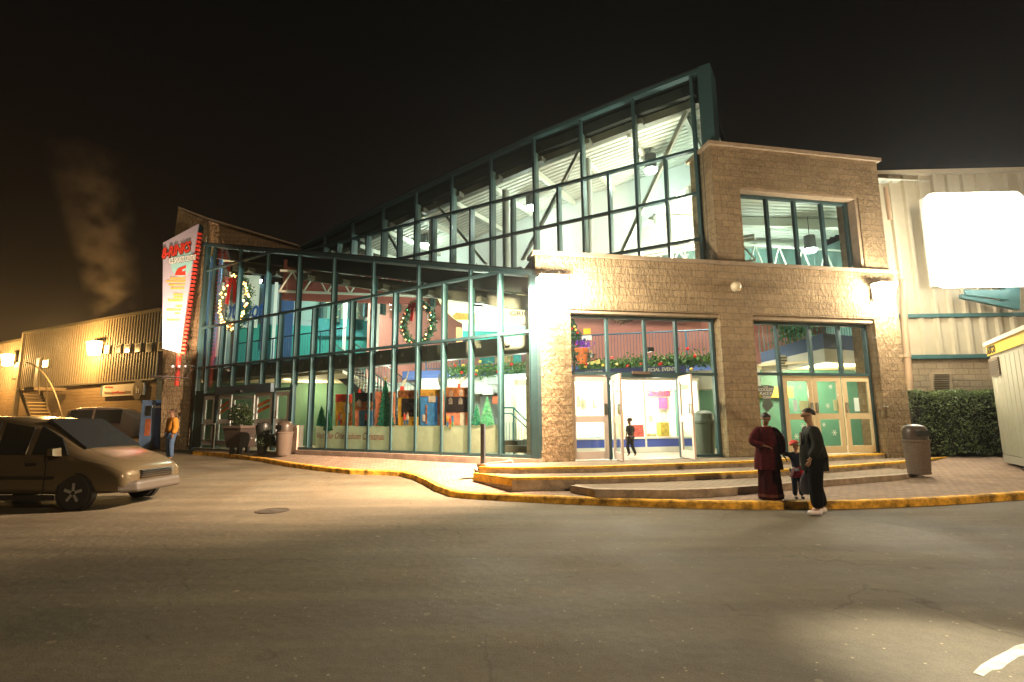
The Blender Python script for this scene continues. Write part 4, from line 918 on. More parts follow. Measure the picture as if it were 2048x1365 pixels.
# hedge
hp0, hp1 = FR.px(1836, 900, -1.7), FR.px(2030, 900, -1.7); HZ = FR.px(1900, 784, -1.7)[1]
hd = thing("hedge", "clipped green hedge under the louvred vent", "hedge", FR.pt((hp0[0]+hp1[0])/2, .5, -1.1))
cs = []
for i in range(15000):
    s = hp0[0]+(hp1[0]+.8-hp0[0])*rng.random(); d = -1.7+1.5*(rng.random()**1.8); z = .52+(HZ-.52)*(1-rng.random()**1.6)
    if rng.random() < .22: z = HZ+(rng.random()-.7)*.10; d = -1.7+1.5*rng.random()
    bul = .10*math.sin(s*3.1)+.06*math.sin(s*7.7+z*5)+.05*math.sin(z*9); 
    if s < hp0[0]+.25: s += .15*math.sin(z*6)
    cs.append(FR.pt(s, z+.05*math.sin(s*5.3), d+bul*.8))
M_LEAF = mat("hedge_leaf", (.075, .115, .035), .45, var=.6, vs=16)
part("foliage", MB().leaves(cs, .075), M_LEAF, hd, kind=None)
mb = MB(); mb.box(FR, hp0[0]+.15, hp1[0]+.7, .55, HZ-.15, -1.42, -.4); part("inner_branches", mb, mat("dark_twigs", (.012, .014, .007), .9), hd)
for i in range(9):
    s = hp0[0]+.2+i*.42; part("stem", MB().tube(FR.pt(s, .45, -1.0), FR.pt(s+.05, .9, -1.0), .03, 6), mat("bark", (.08, .05, .03), .9), hd)

# ================================================================== STREET FURNITURE
M_AGG = mat("exposed_aggregate", (.115, .085, .065), .9, var=.55, vs=55, bump=.004, bs=90)
M_LID = mat("brown_bin_lid", (.055, .038, .028), .35)
def litter_bin(label, loc, s=1.0):
    t = thing("litter_bin", label, "bin", (0, 0, 0), "round aggregate litter bins")
    part("body", MB().lathe([(.22*s, 0), (.225*s, .02), (.265*s, .72*s), (.285*s, .73*s), (.285*s, .77*s), (.25*s, .775*s)]), M_AGG, t, smooth=True, local=True)
    part("lid", MB().lathe([(.252*s, .775*s), (.256*s, .95*s), (.24*s, 1.04*s), (.18*s, 1.10*s), (.07*s, 1.13*s), (.005, 1.135*s)]), M_LID, t, smooth=True, local=True)
    mb = MB(); mb.box(GRD, -.14*s, .14*s, .86*s, .99*s, -.268*s, -.21*s); part("flap", mb, M_BLK, t, local=True)
    t.location = loc; WL[t.name] = Vector(loc); return t
b1 = litter_bin("brown aggregate litter bin standing on the end of the lowest step", hz(1839, 948, Z1+.01), 1.02)
gb = hz(567, 911, .50); b2 = dup(b1, gb, R(-25), "brown aggregate litter bin between the glass doors and the painted window")
# black round urn with a drooping plant, and the square planter
ur = thing("black_urn", "tall black tapering urn with trailing plant left of the litter bin", "planter", hz(524, 909, .50))
p = WL[ur.name]; mb = MB(); mb.lathe([(.14, 0), (.15, .05), (.24, .80), (.27, .95), (.22, 1.08), (.10, 1.12), (.01, 1.12)], p, 20); part("urn", mb, M_BLK, ur, smooth=True)
cs = [p+Vector((.30+.17*rng.normal(), -.22+.12*rng.normal(), .30+.17*abs(rng.normal()))) for _ in range(700)]; part("foliage", MB().leaves(cs, .11), mat("dark_leaf", (.02, .035, .012), .35, var=.7, vs=18), ur)
pl_ = thing("shrub_planter", "tapered brown planter tub holding a dark bushy shrub", "planter", hz(479, 906, .50))
p = WL[pl_.name]; sc_ = 1.0
Fp = Fr(p, -20); mb = MB()
a0, a1, h0, h1 = .32, .42, .20, .95
mb.hexa([Fp.pt(-a0, p.z+h0, -a0), Fp.pt(a0, p.z+h0, -a0), Fp.pt(a0, p.z+h0, a0), Fp.pt(-a0, p.z+h0, a0), Fp.pt(-a1, p.z+h1, -a1), Fp.pt(a1, p.z+h1, -a1), Fp.pt(a1, p.z+h1, a1), Fp.pt(-a1, p.z+h1, a1)])
part("tub", mb, mat("brown_tub", (.045, .030, .024), .6, var=.15), pl_)
part("rim", MB().box(Fp, -.46, .46, p.z+h1-.04, p.z+h1+.05, -.46, .46), mat("brown_tub_rim", (.09, .065, .055), .6), pl_)
for sx_ in (-.18, .18):
    for sy_ in (-.18, .18): part("leg", MB().box(Fp, sx_-.06, sx_+.06, p.z-.02, p.z+h0, sy_-.06, sy_+.06), M_BLK, pl_)
cs = []
for i in range(2600):
    v = Vector(rng.normal(size=3)); v.normalize(); r_ = .24+.20*rng.random(); q = p+Vector((v.x*r_, v.y*r_, 1.32+v.z*r_*1.15)); q.x += (.06 if q.z < p.z+1.2 else -.06); cs.append(q)
part("foliage", MB().leaves(cs, .10), mat("dark_leaf", (.02, .035, .012)), pl_); part("stem", MB().tube(p+Vector((0, 0, .9)), p+Vector((0, 0, 1.6)), .05), M_BLK, pl_)
# chrome rail by the sliding doors
rl = thing("barrier_rail", "shiny steel barrier rail left of the sliding doors", "rail", hz(405, 899, .56)); a, b = hz(383, 898, .52), hz(427, 899, .56)
mb = MB(); a2 = a+Vector((0, 0, 1.0)); b2_ = b+Vector((0, 0, 1.0)); m_ = (b-a)*.15
mb.path([a, a+Vector((0, 0, .88)), a2+m_, b2_+Vector((0, 0, .0)), b], .035, 10); mb.tube(a+Vector((0, 0, .35)), b+Vector((0, 0, .35)), .025, 10); mb.tube((a+m_*2), (a2+m_*2), .025, 10); part("rail", mb, M_CHROME, rl, smooth=True)
# thin post at the corner of the steps
po = thing("steel_post", "dark steel post at the left corner of the top step", "post", hz(966, 932, Z3)); p = WL[po.name]
mb = MB(); mb.box(Fr(p, -20), -.045, .045, p.z, p.z+.98, -.045, .045); part("post", mb, mat("blue_grey_steel", (.12, .13, .16), .35, .6), po)
part("base_block", MB().box(Fr(p, -20), -.11, .11, p.z-.02, p.z+.05, -.11, .11), M_CONC, po)
pp = thing("stub_pipe", "short pale pipe stub on the ledge under the curtain wall", "pipe", FB.P(1030, 923, -.3)); mb = MB(); mb.tube(FB.P(1014, 924, -.3), FB.P(1025, 923, -.3), .04); part("cap", mb, M_PLINTH, pp); part("pipe", MB().tube(FB.P(975, 927, -.3), FB.P(1014, 924, -.3), .018), M_PLINTH, pp)
# grey plastic wheelie bin behind the fixed pane
wbn = thing("grey_dustbin", "tall grey plastic dustbin with domed lid behind the fixed pane", "bin", FA.pt(FA.px(1411, 900, .95)[0], PLZ, .95)); p = WL[wbn.name]
mb = MB(); mb.lathe([(.23, 0), (.25, .03), (.31, .90), (.33, .92)], p, 20); part("body", mb, mat("grey_green_plastic", (.10, .12, .095), .5), wbn, smooth=True)
mb = MB(); mb.lathe([(.34, .92), (.345, .98), (.29, 1.06), (.27, 1.20), (.18, 1.27), (.01, 1.29)], p, 20); part("lid", mb, mat("grey_green_plastic", (.10, .12, .095)), wbn, smooth=True)
# donation bin
cb = gp(316, 893, .06); FC = Fr((cb.x, cb.y), 4)
db = thing("clothing_bin", "blue clothing bank bin beside the sign wall", "bin", cb)
s0, zt_ = FC.px(312, 806, -.6); s1_, _ = FC.px(349, 806, -.6); sl, _ = FC.px(283, 806, -.6)
M_BB = mat("blue_bin_paint", (.03, .07, .24), .5, var=.2, vs=2)
mb = MB(); mb.box(FC, s0, s1_, .5, zt_, -.6, .6); part("body", mb, M_BB, db)
mb = MB(); mb.box(FC, sl, s0-.02, .5, zt_+.12, -.55, .65); part("side_cabinet", mb, mat("pale_blue_bin", (.10, .17, .30), .5, var=.3, vs=2), db)
part("chute", MB().pbox(FC, 290, 812, 302, 832, -.6, -.551), M_BLK, db)
part("lettering", text_mb("Clothing Bank", FC, 305, 811, 348, 818, -.61, bold=.02), M_WHITE, db)
part("poster", MB().pbox(FC, 322, 822, 342, 850, -.615, -.601), mat("orange_poster", (.35, .10, .04), .7, var=.5, vs=3), db); part("poster", MB().pbox(FC, 288, 838, 302, 872, -.565, -.551), mat("orange_poster", (.35, .10, .04)), db)
# manhole covers
def manhole(label, x, y, r):
    p = gp(x, y, .004); o = single("manhole_cover", MB().lathe([(r, -.02), (r, .006), (r*.93, .010), (r*.90, .004), (r*.2, .004), (r*.18, .010), (.01, .010)], p, 28), mat("cast_iron", (.07, .05, .035), .5, .5), label, "manhole cover", p, "manhole covers"); return o
manhole("dark round manhole cover in the open asphalt before the kerb", 545, 1022, .30)
manhole("sodium-lit manhole cover beside the moving car's front wheel", 137, 1020, .30)

# ================================================================== VEHICLES
def vehicle(name, label, loc, rot, st, paint, wheels, wr, hw, trim=None, glass_i=(), tail=None, head=None):
    """st: stations (x, z_sill, z_belt, z_top, half_belt, half_top); loft of closed sections"""
    F = Fr(loc, rot); t = thing(name, label, "car", loc); gz0 = loc[2]
    def P(x, y, z): return F.pt(x, gz0+z, y)
    mb = MB(); secs = []
    for x, zs, zb, zt, wb, wt in st:
        sec = [(0, zs), (wb*.90, zs), (wb*.985, zs+.10), (wb*1.0, (zs+zb)/2+.05), (wb*.975, zb), (wt, zt-.03), (wt*.85, zt), (0, zt+.015)]
        secs.append([P(x, y, z) for y, z in sec]+[P(x, -y, z) for y, z in sec[-2:0:-1]])
    n_ = len(secs[0])
    for s_ in secs: mb.v += [tuple(v) for v in s_]
    for i in range(len(secs)-1):
        for j in range(n_): mb.f.append((i*n_+j, i*n_+(j+1) % n_, (i+1)*n_+(j+1) % n_, (i+1)*n_+j))
    mb.f += [tuple(range(n_)), tuple(range((len(secs)-1)*n_, len(secs)*n_))]
    bo_ = part("body", mb, paint, t, smooth=True); sb_ = bo_.modifiers.new("sub", "SUBSURF"); sb_.levels = 2; sb_.render_levels = 2
    GL = mat("dark_car_glass", (.012, .014, .016), .08, spec=.6)
    for i, j in glass_i:          # side windows between stations
        a, b = st[i], st[j]
        for sg in (-1, 1):
            m2 = MB(); e_ = .06; q = []
            for (x, zs, zb, zt, wb, wt), dx in ((a, e_), (b, -e_)):
                q.append(((x+dx), wb*.975+.022, zb+.05)); q.append(((x+dx), wt+(wb*.975-wt)*.16+.03, zt-.13))
            o4 = [q[0], q[2], q[3], q[1]]
            m2.hexa([P(x, sg*(y+.006), z) for x, y, z in o4]+[P(x, sg*(y-.02), z) for x, y, z in o4]); part("side_window", m2, GL, t)
    for x in wheels:
        for sg in (-1, 1):
            cpt = P(x, sg*(hw-.10), wr); ax = F.N*sg
            wt_ = MB(); prof = [(wr*.62, .11), (wr*.93, .115), (wr, .07), (wr, -.07), (wr*.93, -.11), (wr*.5, -.11)]
            def ring(prof, seg=28):
                m3 = MB(); vs = []
                for r_, h_ in prof:
                    for k_ in range(seg): a_ = 2*math.pi*k_/seg; vs.append(cpt+F.D*(r_*math.cos(a_))+Vector((0, 0, r_*math.sin(a_)))+ax*h_)
                m_ = len(prof); m3.add(vs, [(q_*seg+k_, q_*seg+(k_+1) % seg, (q_+1)*seg+(k_+1) % seg, (q_+1)*seg+k_) for q_ in range(m_-1) for k_ in range(seg)]+[tuple(range(seg)), tuple(range((m_-1)*seg, m_*seg))]); return m3
            wo_ = part("wheel", ring(prof), M_RUB, t, smooth=True)
            part("rim", ring([(wr*.60, .095), (wr*.56, .10), (wr*.5, .075), (wr*.16, .085), (wr*.12, .105), (.01, .105)]), mat("alloy_rim", (.55, .56, .58), .3, .9), wo_, smooth=True)
            for k_ in range(5):
                a_ = 2*math.pi*k_/5+.3; m4 = MB(); d_ = F.D*math.cos(a_)+Vector((0, 0, math.sin(a_))); m4.bar(cpt+d_*wr*.12+ax*.10, cpt+d_*wr*.56+ax*.105, .055, .02, ax.cross(d_)); part("spoke", m4, mat("alloy_rim", (.55, .56, .58)), wo_)
            ar = MB(); m5 = ring([(wr*1.14, -.02), (wr*1.14, .086), (wr*1.02, .088), (wr*1.02, -.02)]); part("wheel_arch", m5, M_BLK, t)
    return t, F, P
M_SIL = mat("silver_car_paint", (.24, .16, .12), .3, .3); M_PALE = mat("pale_car_paint", (.11, .085, .05), .22, .4)
# parked wagon, tail towards us, by the block base
cp = gp(232, 889); v1, Fv, Pv = vehicle("parked_car", "reddish brown estate car parked by the block wall left of the blue bin", cp, 14,
    [(-1.95, .42, .95, 1.02, .78, .74), (-1.9, .32, .98, 1.50, .84, .62), (-1.72, .28, .98, 1.74, .87, .66), (-.7, .26, .97, 1.80, .88, .68), (.5, .26, .95, 1.77, .88, .67), (1.25, .26, .95, 1.05, .88, .72), (2.4, .28, .88, .93, .84, .72), (2.62, .36, .62, .70, .74, .66)],
    M_SIL, (-1.15, 1.65), .34, .88, glass_i=((2, 3), (3, 4)))
GLc = mat("dark_car_glass", (.012, .014, .016), .08)
part("rear_window", MB().hexa([Pv(-1.93, -.66, 1.04), Pv(-1.93, .66, 1.04), Pv(-1.80, .58, 1.58), Pv(-1.80, -.58, 1.58), Pv(-1.97, -.66, 1.04), Pv(-1.97, .66, 1.04), Pv(-1.84, .58, 1.58), Pv(-1.84, -.58, 1.58)]), GLc, v1)
for sg in (-1, 1): part("tail_light", MB().hexa([Pv(-1.97, sg*.68, .68), Pv(-1.97, sg*.82, .68), Pv(-1.86, sg*.86, .68), Pv(-1.86, sg*.68, .68), Pv(-1.97, sg*.68, .98), Pv(-1.97, sg*.82, .98), Pv(-1.86, sg*.86, .98), Pv(-1.86, sg*.68, .98)]), mat("tail_red", (.4, .01, .01), .3, emit=(1, .05, .03), es=.8 if sg < 0 else .8), v1)
part("bumper", MB().hexa([Pv(-2.05, -.82, .38), Pv(-2.05, .82, .38), Pv(-1.8, .88, .38), Pv(-1.8, -.88, .38), Pv(-2.05, -.82, .58), Pv(-2.05, .82, .58), Pv(-1.8, .88, .58), Pv(-1.8, -.88, .58)]), M_BLK, v1)
part("number_plate", MB().hexa([Pv(-2.0, -.22, .66), Pv(-2.0, .22, .66), Pv(-1.93, .22, .66), Pv(-1.93, -.22, .66), Pv(-2.0, -.22, .80), Pv(-2.0, .22, .80), Pv(-1.93, .22, .80), Pv(-1.93, -.22, .80)]), mat("sign_white", (.62, .54, .46)), v1)
# near car nosing in from the left edge
cw_ = hz(150, 1022, 0); c0 = Vector((cw_.x, cw_.y, 0))+Vector((0, .9, 0)); RC = -3
v2, Fv2, Pv2 = vehicle("moving_car", "tan minivan at rest at the left edge with its front wheel in view", c0, RC,
    [(-3.62, .42, .95, 1.05, .80, .70), (-3.56, .30, 1.02, 1.55, .88, .68), (-3.3, .27, 1.03, 1.74, .92, .72), (-2.6, .26, 1.03, 1.80, .93, .75), (-1.7, .26, 1.02, 1.80, .93, .75), (-1.0, .26, 1.01, 1.70, .93, .72), (-.45, .26, 1.00, 1.40, .93, .72), (-.02, .26, .98, 1.12, .925, .74), (.30, .27, .93, 1.03, .915, .73), (.58, .28, .85, .95, .89, .70), (.80, .30, .74, .84, .84, .66), (.95, .36, .62, .70, .76, .58)],
    M_PALE, (-2.75, 0.0), .33, .93, glass_i=((2, 3), (3, 4), (4, 5)))
mb = MB()
for k_ in range(4): mb.hexa([Pv2(.90, -.45, .56+k_*.045), Pv2(.90, .45, .56+k_*.045), Pv2(.98, .45, .56+k_*.045), Pv2(.98, -.45, .56+k_*.045), Pv2(.90, -.45, .575+k_*.045), Pv2(.90, .45, .575+k_*.045), Pv2(.965, .45, .575+k_*.045), Pv2(.965, -.45, .575+k_*.045)])
part("grille", mb, M_BLK, v2)
for x_ in (-1.72, -.62):
    mb = MB(); mb.bar(Pv2(x_, -.934, .30), Pv2(x_, -.925, 1.0), .012, .012, Fv2.D); part("door_seam", mb, M_BLK, v2)
mb = MB(); mb.bar(Pv2(-2.3, -.945, .62), Pv2(-.42, -.945, .62), .03, .05, Fv2.N); part("side_moulding", mb, M_BLK, v2)
mb = MB(); mb.bar(Pv2(-2.3, -.90, .24), Pv2(-.42, -.90, .24), .06, .10, Fv2.N); part("sill", mb, M_BLK, v2)
part("windscreen", MB().hexa([Pv2(-.98, -.64, 1.68), Pv2(-.98, .64, 1.68), Pv2(-.06, .70, 1.12), Pv2(-.06, -.70, 1.12), Pv2(-.92, -.64, 1.745), Pv2(-.92, .64, 1.745), Pv2(-.02, .70, 1.165), Pv2(-.02, -.70, 1.165)]), GLc, v2)
for sg in (-1, 1): part("side_window", MB().hexa([Pv2(-.95, sg*.915, 1.06), Pv2(-.22, sg*.905, 1.04), Pv2(-.50, sg*.765, 1.36), Pv2(-.95, sg*.745, 1.60), Pv2(-.95, sg*.885, 1.06), Pv2(-.22, sg*.875, 1.04), Pv2(-.50, sg*.735, 1.36), Pv2(-.95, sg*.715, 1.60)]), GLc, v2)
for sg in (-1, 1): part("headlight", MB().lathe([(.01, -.14), (.06, -.11), (.085, 0), (.06, .11), (.01, .14)], Pv2(.74, sg*.66, .66), 14, ax='x'), mat("headlight_lens", (.7, .65, .5), .2, emit=(1, .75, .4), es=.1), v2)
bumper_ = part("bumper", MB().hexa([Pv2(.78, -.84, .30), Pv2(.78, .84, .30), Pv2(1.04, .60, .30), Pv2(1.04, -.60, .30), Pv2(.76, -.85, .52), Pv2(.76, .85, .52), Pv2(1.02, .60, .52), Pv2(1.02, -.60, .52)]), mat("dark_bumper", (.06, .05, .04), .5), v2)
bevel(bumper_, .06, 3)
part("mirror", MB().hexa([Pv2(-.45, -.95, 1.02), Pv2(-.30, -.95, 1.02), Pv2(-.30, -1.14, 1.04), Pv2(-.42, -1.14, 1.04), Pv2(-.45, -.95, 1.18), Pv2(-.32, -.95, 1.18), Pv2(-.32, -1.14, 1.17), Pv2(-.42, -1.14, 1.17)]), M_PALE, v2)
part("door_handle", MB().hexa([Pv2(-1.0, -.93, .86), Pv2(-.80, -.93, .86), Pv2(-.80, -.97, .86), Pv2(-1.0, -.97, .86), Pv2(-1.0, -.93, .90), Pv2(-.80, -.93, .90), Pv2(-.80, -.97, .90), Pv2(-1.0, -.97, .90)]), M_BLK, v2)
# ================================================================== PAINTED WINDOW
wp = thing("window_painting", "painted Christmas village, snow and green trees on the lower panes", "window painting", FB.pt(-5, ZB, .02))
DM = .025
def paint(name, pts, m, parent=wp, d=DM, th=.004, label=None):
    mb = MB(); ppoly(mb, FB, pts, d, d+th); return part(name, mb, m, parent, label=label)
def rect(x0, y0, x1, y1): return [(x0, y0), (x1, y0), (x1, y1), (x0, y1)]
def pm(n, c, var=.35, vs=6):      # poster paint on glass lets the hall's light through
    if "paint_"+n in MATS: return MATS["paint_"+n]
    m = mat("paint_"+n, c, .85, var=var, vs=vs); t_ = m.node_tree; b = t_.nodes["Principled BSDF"]; tr = t_.nodes.new("ShaderNodeBsdfTranslucent"); mx = t_.nodes.new("ShaderNodeMixShader"); mx.inputs[0].default_value = .62
    src = b.inputs["Base Color"].links[0].from_socket if b.inputs["Base Color"].links else None
    if src: t_.links.new(src, tr.inputs[0])
    o = t_.nodes["Material Output"]; t_.links.new(b.outputs[0], mx.inputs[1]); t_.links.new(tr.outputs[0], mx.inputs[2]); t_.links.new(mx.outputs[0], o.inputs[0]); return m
P_SNOW = pm("snow", (.60, .61, .48), .08); P_RED = pm("red", (.60, .10, .06)); P_YEL = pm("ochre", (.50, .32, .05)); P_BLK = pm("black", (.012, .01, .01)); P_BLU = pm("blue", (.05, .22, .40)); P_BRN = pm("brown", (.25, .10, .02), .8, 9); P_PNK = pm("pink", (.48, .22, .13)); P_WHT = pm("white", (.55, .55, .45)); P_GRN = pm("green", (.01, .20, .13), .6, 12); P_LGR = pm("light_green", (.08, .36, .20), .5, 12); P_DRD = pm("dark_red", (.30, .05, .03))
paint("painted_snow", [(632, 853), (700, 852), (860, 851), (1000, 850), (1000, 907), (632, 903)], P_SNOW, d=DM+.006)
def house(label, parts):
    o = None
    for k, (pts, m) in enumerate(parts):
        if o is None: o = paint("painted_house", pts, m, label=label)
        else: paint("painted_detail", pts, m, parent=o, d=DM-.003*(1+(k > 0)), th=.003)
house("narrow ochre painted house with red roof", [(rect(671, 790, 702, 852), P_YEL), (rect(671, 789, 704, 805), P_RED), (rect(688, 808, 700, 826), P_WHT), ([(680, 805), (690, 798), (699, 805)], P_YEL), (rect(698, 806, 704, 852), P_BRN), (rect(690, 845, 698, 852), P_BRN)])
house("painted house with black roof and blue front", [(rect(710, 786, 745, 853), P_PNK), (rect(710, 786, 745, 804), P_BLK), (rect(710, 804, 745, 820), P_BRN), (rect(718, 821, 745, 853), P_BLU), ([(714, 815), (714, 803), (718, 799), (723, 803), (723, 815)], P_WHT), ([(732, 815), (732, 803), (737, 799), (742, 803), (742, 815)], P_WHT), (rect(717, 779, 721, 786), P_RED)])
house("pink painted house behind the tall tree", [(rect(751, 784, 790, 853), P_PNK)])
house("painted house with brown roof and big black window", [(rect(796, 781, 836, 852), P_YEL), (rect(796, 781, 836, 796), P_BRN), (rect(803, 797, 836, 834), P_BLK), (rect(807, 805, 829, 818), P_WHT), (rect(817, 825, 824, 834), P_WHT), (rect(800, 773, 808, 781), P_RED), (rect(824, 843, 833, 850), P_BRN)])
house("blue painted house with ochre roof", [(rect(841, 779, 887, 852), P_BLU), (rect(841, 779, 887, 793), P_YEL), (rect(875, 793, 888, 852), P_PNK), ([(857, 805), (857, 792), (864, 786), (872, 792), (872, 805)], P_WHT), (rect(875, 828, 885, 840), P_WHT), (rect(845, 830, 850, 843), P_WHT), (rect(851, 810, 854, 848), P_BRN)])
house("painted house with black upper floor and four white dormers", [(rect(892, 775, 938, 851), P_PNK), (rect(892, 776, 938, 793), P_BRN), (rect(892, 794, 938, 825), P_BLK)] + [([(x-4, y+10), (x-4, y), (x, y-4), (x+4, y), (x+4, y+10)], P_WHT) for x, y in ((902, 783), (922, 782), (901, 799), (921, 799))] + [(rect(920, 826, 931, 851), P_WHT), (rect(915, 768, 921, 776), P_RED)])
def ptree(label, cx_, y0, y1, w0, m, star=False):
    L, Rr = [], []; n_ = 9
    for i in range(n_):
        t = (i+1)/n_; y = y0+(y1-y0)*t; hw = w0*t**.8
        L += [(cx_-hw, y), (cx_-hw*.78, y+1)]; Rr += [(cx_+hw, y), (cx_+hw*.78, y+1)]
    o = paint("painted_tree", [(cx_, y0)]+Rr+[(cx_, y1+4)]+L[::-1], m, d=DM-.010, label=label)
    for i in range(26):
        t = .12+.8*rng.random(); y = y0+(y1-y0)*t; hw = w0*t*.8; x = cx_+(rng.random()*2-1)*hw; s_ = 1 if x > cx_ else -1
        paint("brush_stroke", [(x, y), (x+s_*4, y+3.5), (x+s_*3.4, y+4.6), (x-s_*.4, y+1.2)], P_LGR if m is not P_LGR else pm("pale_green", (.20, .48, .30)), parent=o, d=DM-.013, th=.002)
    if star:
        st_ = []
        for i in range(10): a = math.pi/2+i*math.pi/5; r_ = 4.2 if i % 2 == 0 else 1.8; st_.append((cx_+r_*math.cos(a), y0-2-r_*math.sin(a)))
        paint("painted_star", st_, pm("yellow", (.7, .5, .03)), parent=o, d=DM-.013, th=.002)
ptree("tallest painted tree with a yellow star", 771, 760, 850, 19, P_GRN, True)
ptree("left one of the two small painted trees by the lettering", 643, 812, 850, 12, P_GRN); ptree("small painted tree dipping into the lettering's snow", 656, 818, 860, 11, P_GRN)
ptree("light green painted tree at the right end", 974, 794, 849, 16, P_LGR); ptree("dark green painted tree half behind the light green one", 953, 808, 848, 10, P_GRN)
for (x, y, c1_, c2_) in ((678, 838, P_RED, P_BLU), (682, 836, P_WHT, P_RED), (732, 838, P_RED, P_BLK), (809, 838, P_RED, P_BLU), (815, 837, P_WHT, P_BLU), (895, 841, P_YEL, P_BLU), (900, 845, P_RED, P_YEL), (905, 840, P_BLU, P_LGR)):
    o = paint("painted_figure", [(x-2, y-8), (x+2, y-8), (x+2.3, y+3), (x-2.3, y+3)], c1_, d=DM-.016); paint("painted_detail", [(x-2, y+3), (x+2, y+3), (x+1.6, y+13), (x-1.6, y+13)], c2_, parent=o, d=DM-.016, th=.003); paint("painted_detail", [(x-1.3, y-12), (x+1.3, y-12), (x+1.3, y-8.2), (x-1.3, y-8.2)], P_PNK, parent=o, d=DM-.016, th=.003)
for pts in ([(719, 779), (721, 770), (728, 765), (733, 757), (731, 766), (724, 772), (721, 779)], [(803, 772), (806, 762), (812, 757), (816, 742), (818, 744), (813, 760), (808, 772)], [(880, 775), (876, 762), (877, 748), (879, 748), (880, 761), (886, 775)], [(918, 768), (922, 757), (930, 753), (933, 746), (935, 747), (931, 757), (924, 768)]):
    paint("painted_smoke", pts, P_WHT)
part("lettering", text_mb("Visit Our Olde Fashion Christmas", FB, 634, (865, 866), 768, (877, 881), DM-.012, th=.003, shear=.35), P_DRD, wp)

# ================================================================== CHRISTMAS DECORATION
M_NDL = mat("pine_needles", (.02, .07, .03), .6, var=.6, vs=15)
def wreath(label, F, x, y, d, rx, rz, bow_s, nl, lit):
    u, z = F.px(x, y, d); c = F.pt(u, z, d); t = thing("wreath", label, "wreath", c, "wreaths hung inside the curtain wall")
    cs = []
    for i in range(2600): a = rng.random()*2*math.pi; q = rng.normal(size=3)*(.11 if lit > 1 else .07); cs.append(F.pt(u+(rx+q[0])*math.cos(a), z+(rz+q[1])*math.sin(a), d+q[2]))
    part("foliage", MB().leaves(cs, .10), M_NDL, t)
    mb = MB()
    for i in range(40): a, b = 2*math.pi*i/40, 2*math.pi*(i+1)/40; mb.tube(F.pt(u+rx*math.cos(a), z+rz*math.sin(a), d), F.pt(u+rx*math.cos(b), z+rz*math.sin(b), d), .06, 6)
    part("hoop", mb, M_NDL, t)
    cols = [((1, .50, .14), 7), ((1, .66, .28), 9), ((1, .10, .03), 5), ((.1, 1, .25), 3)]
    for i in range(nl):
        a = 2*math.pi*i/nl+.1*rng.random(); k_ = 0 if lit > 1 and i % 5 else (i*7) % 4; q = rng.normal(size=2)*(.10 if lit > 1 else .05); r_ = .048 if lit > 1 else .026
        p = F.pt(u+(rx+q[0])*math.cos(a), z+(rz+q[1])*math.sin(a), d-.10)
        part("fairy_light", MB().lathe([(.004, -r_), (r_*.8, -r_*.5), (r_, 0), (r_*.8, r_*.5), (.004, r_)], p, 8), emit_mat("fairy_%d" % k_, cols[k_][0], cols[k_][1]*(.7 if lit < 2 else 1)), t)
    mb = MB(); b_ = bow_s; zt_ = z+rz*.9
    for sg in (-1, 1):
        mb.prism(F, [(u, zt_), (u+sg*b_*.75, zt_+b_*.30), (u+sg*b_*.8, zt_-b_*.30)], d-.16, d-.12)
        mb.prism(F, [(u+sg*b_*.04, zt_-.02), (u+sg*b_*.30, zt_-.05), (u+sg*b_*.55, zt_-b_*1.2), (u+sg*b_*.22, zt_-b_*1.3)], d-.19, d-.165)
    mb.box(F, u-.09, u+.09, zt_-.08, zt_+.10, d-.22, d-.20); part("bow", mb, mat("red_ribbon", (.55, .02, .02), .5), t)
    return t
wreath("big glowing wreath with red bow in the tall left panes", FB, 470, 605, .75, 1.02, 1.10, .85, 96, 2)
wreath("smaller wreath with red bow against the salmon wall", FB, 836, 648, 1.6, .66, .68, .42, 26, 1)
# hanging yellow round sign
ys = thing("round_grill_sign", "big pale yellow disc sign reading GRILL, cut by the roof beam", "sign", FA.P(985, 590, 7.0)); u, z = FA.px(985, 575, 7.0)
mb = MB(); ztop = FA.px(985, 583, 7.0)[1]; el = [(u+2.25*math.cos(2*math.pi*i/48), min(ztop, z+1.75*math.sin(2*math.pi*i/48))) for i in range(25, 48)]; mb.prism(FA, el, 7.0, 7.15); part("disc", mb, mat("lit_yellow_sign", (.75, .62, .25), .6, emit=(1, .86, .42), es=.9), ys)
part("lettering", text_mb("GRILL", FA, 1020, 623, 1064, 632, 6.98, bold=.01), M_DT, ys); part("lettering", text_mb("AND", FA, 968, 600, 990, 606, 6.98), M_DT, ys)
mb = MB(); ppoly(mb, FA, [(905, 632), (912, 626), (940, 628), (944, 634), (938, 640), (912, 640)], 6.96, 6.99); part("burger_picture", mb, mat("orange_picture", (.65, .28, .05), .7, var=.4, vs=6), ys)
mb = MB(); mb.pbox(FA, 1020, 616, 1064, 617.5, 6.96, 6.99); part("underline", mb, M_DT, ys)
panel(925, 652, 1066, 662, mat("pale_teal_awning", (.35, .62, .58), .5), 6.6, FA, name="awning", label="pale teal awning strip"); panel(925, 662, 1066, 680, M_TEALW, 6.8, FA, label="teal wall under the yellow sign"); panel(912, 655, 925, 690, mat("orange_wall", (.70, .28, .12), .7), 6.7, FA, label="orange wall strip")
nb = thing("framed_notice", "small framed notice beside the right-hand wreath", "notice", FA.P(861, 637, DW-.1)); part("frame", MB().pbox(FA, 855, 626, 867, 640, DW-.06, DW-.01), M_WHITE, nb); part("paper", MB().pbox(FA, 857, 628, 865, 638, DW-.08, DW-.061), M_RED, nb)

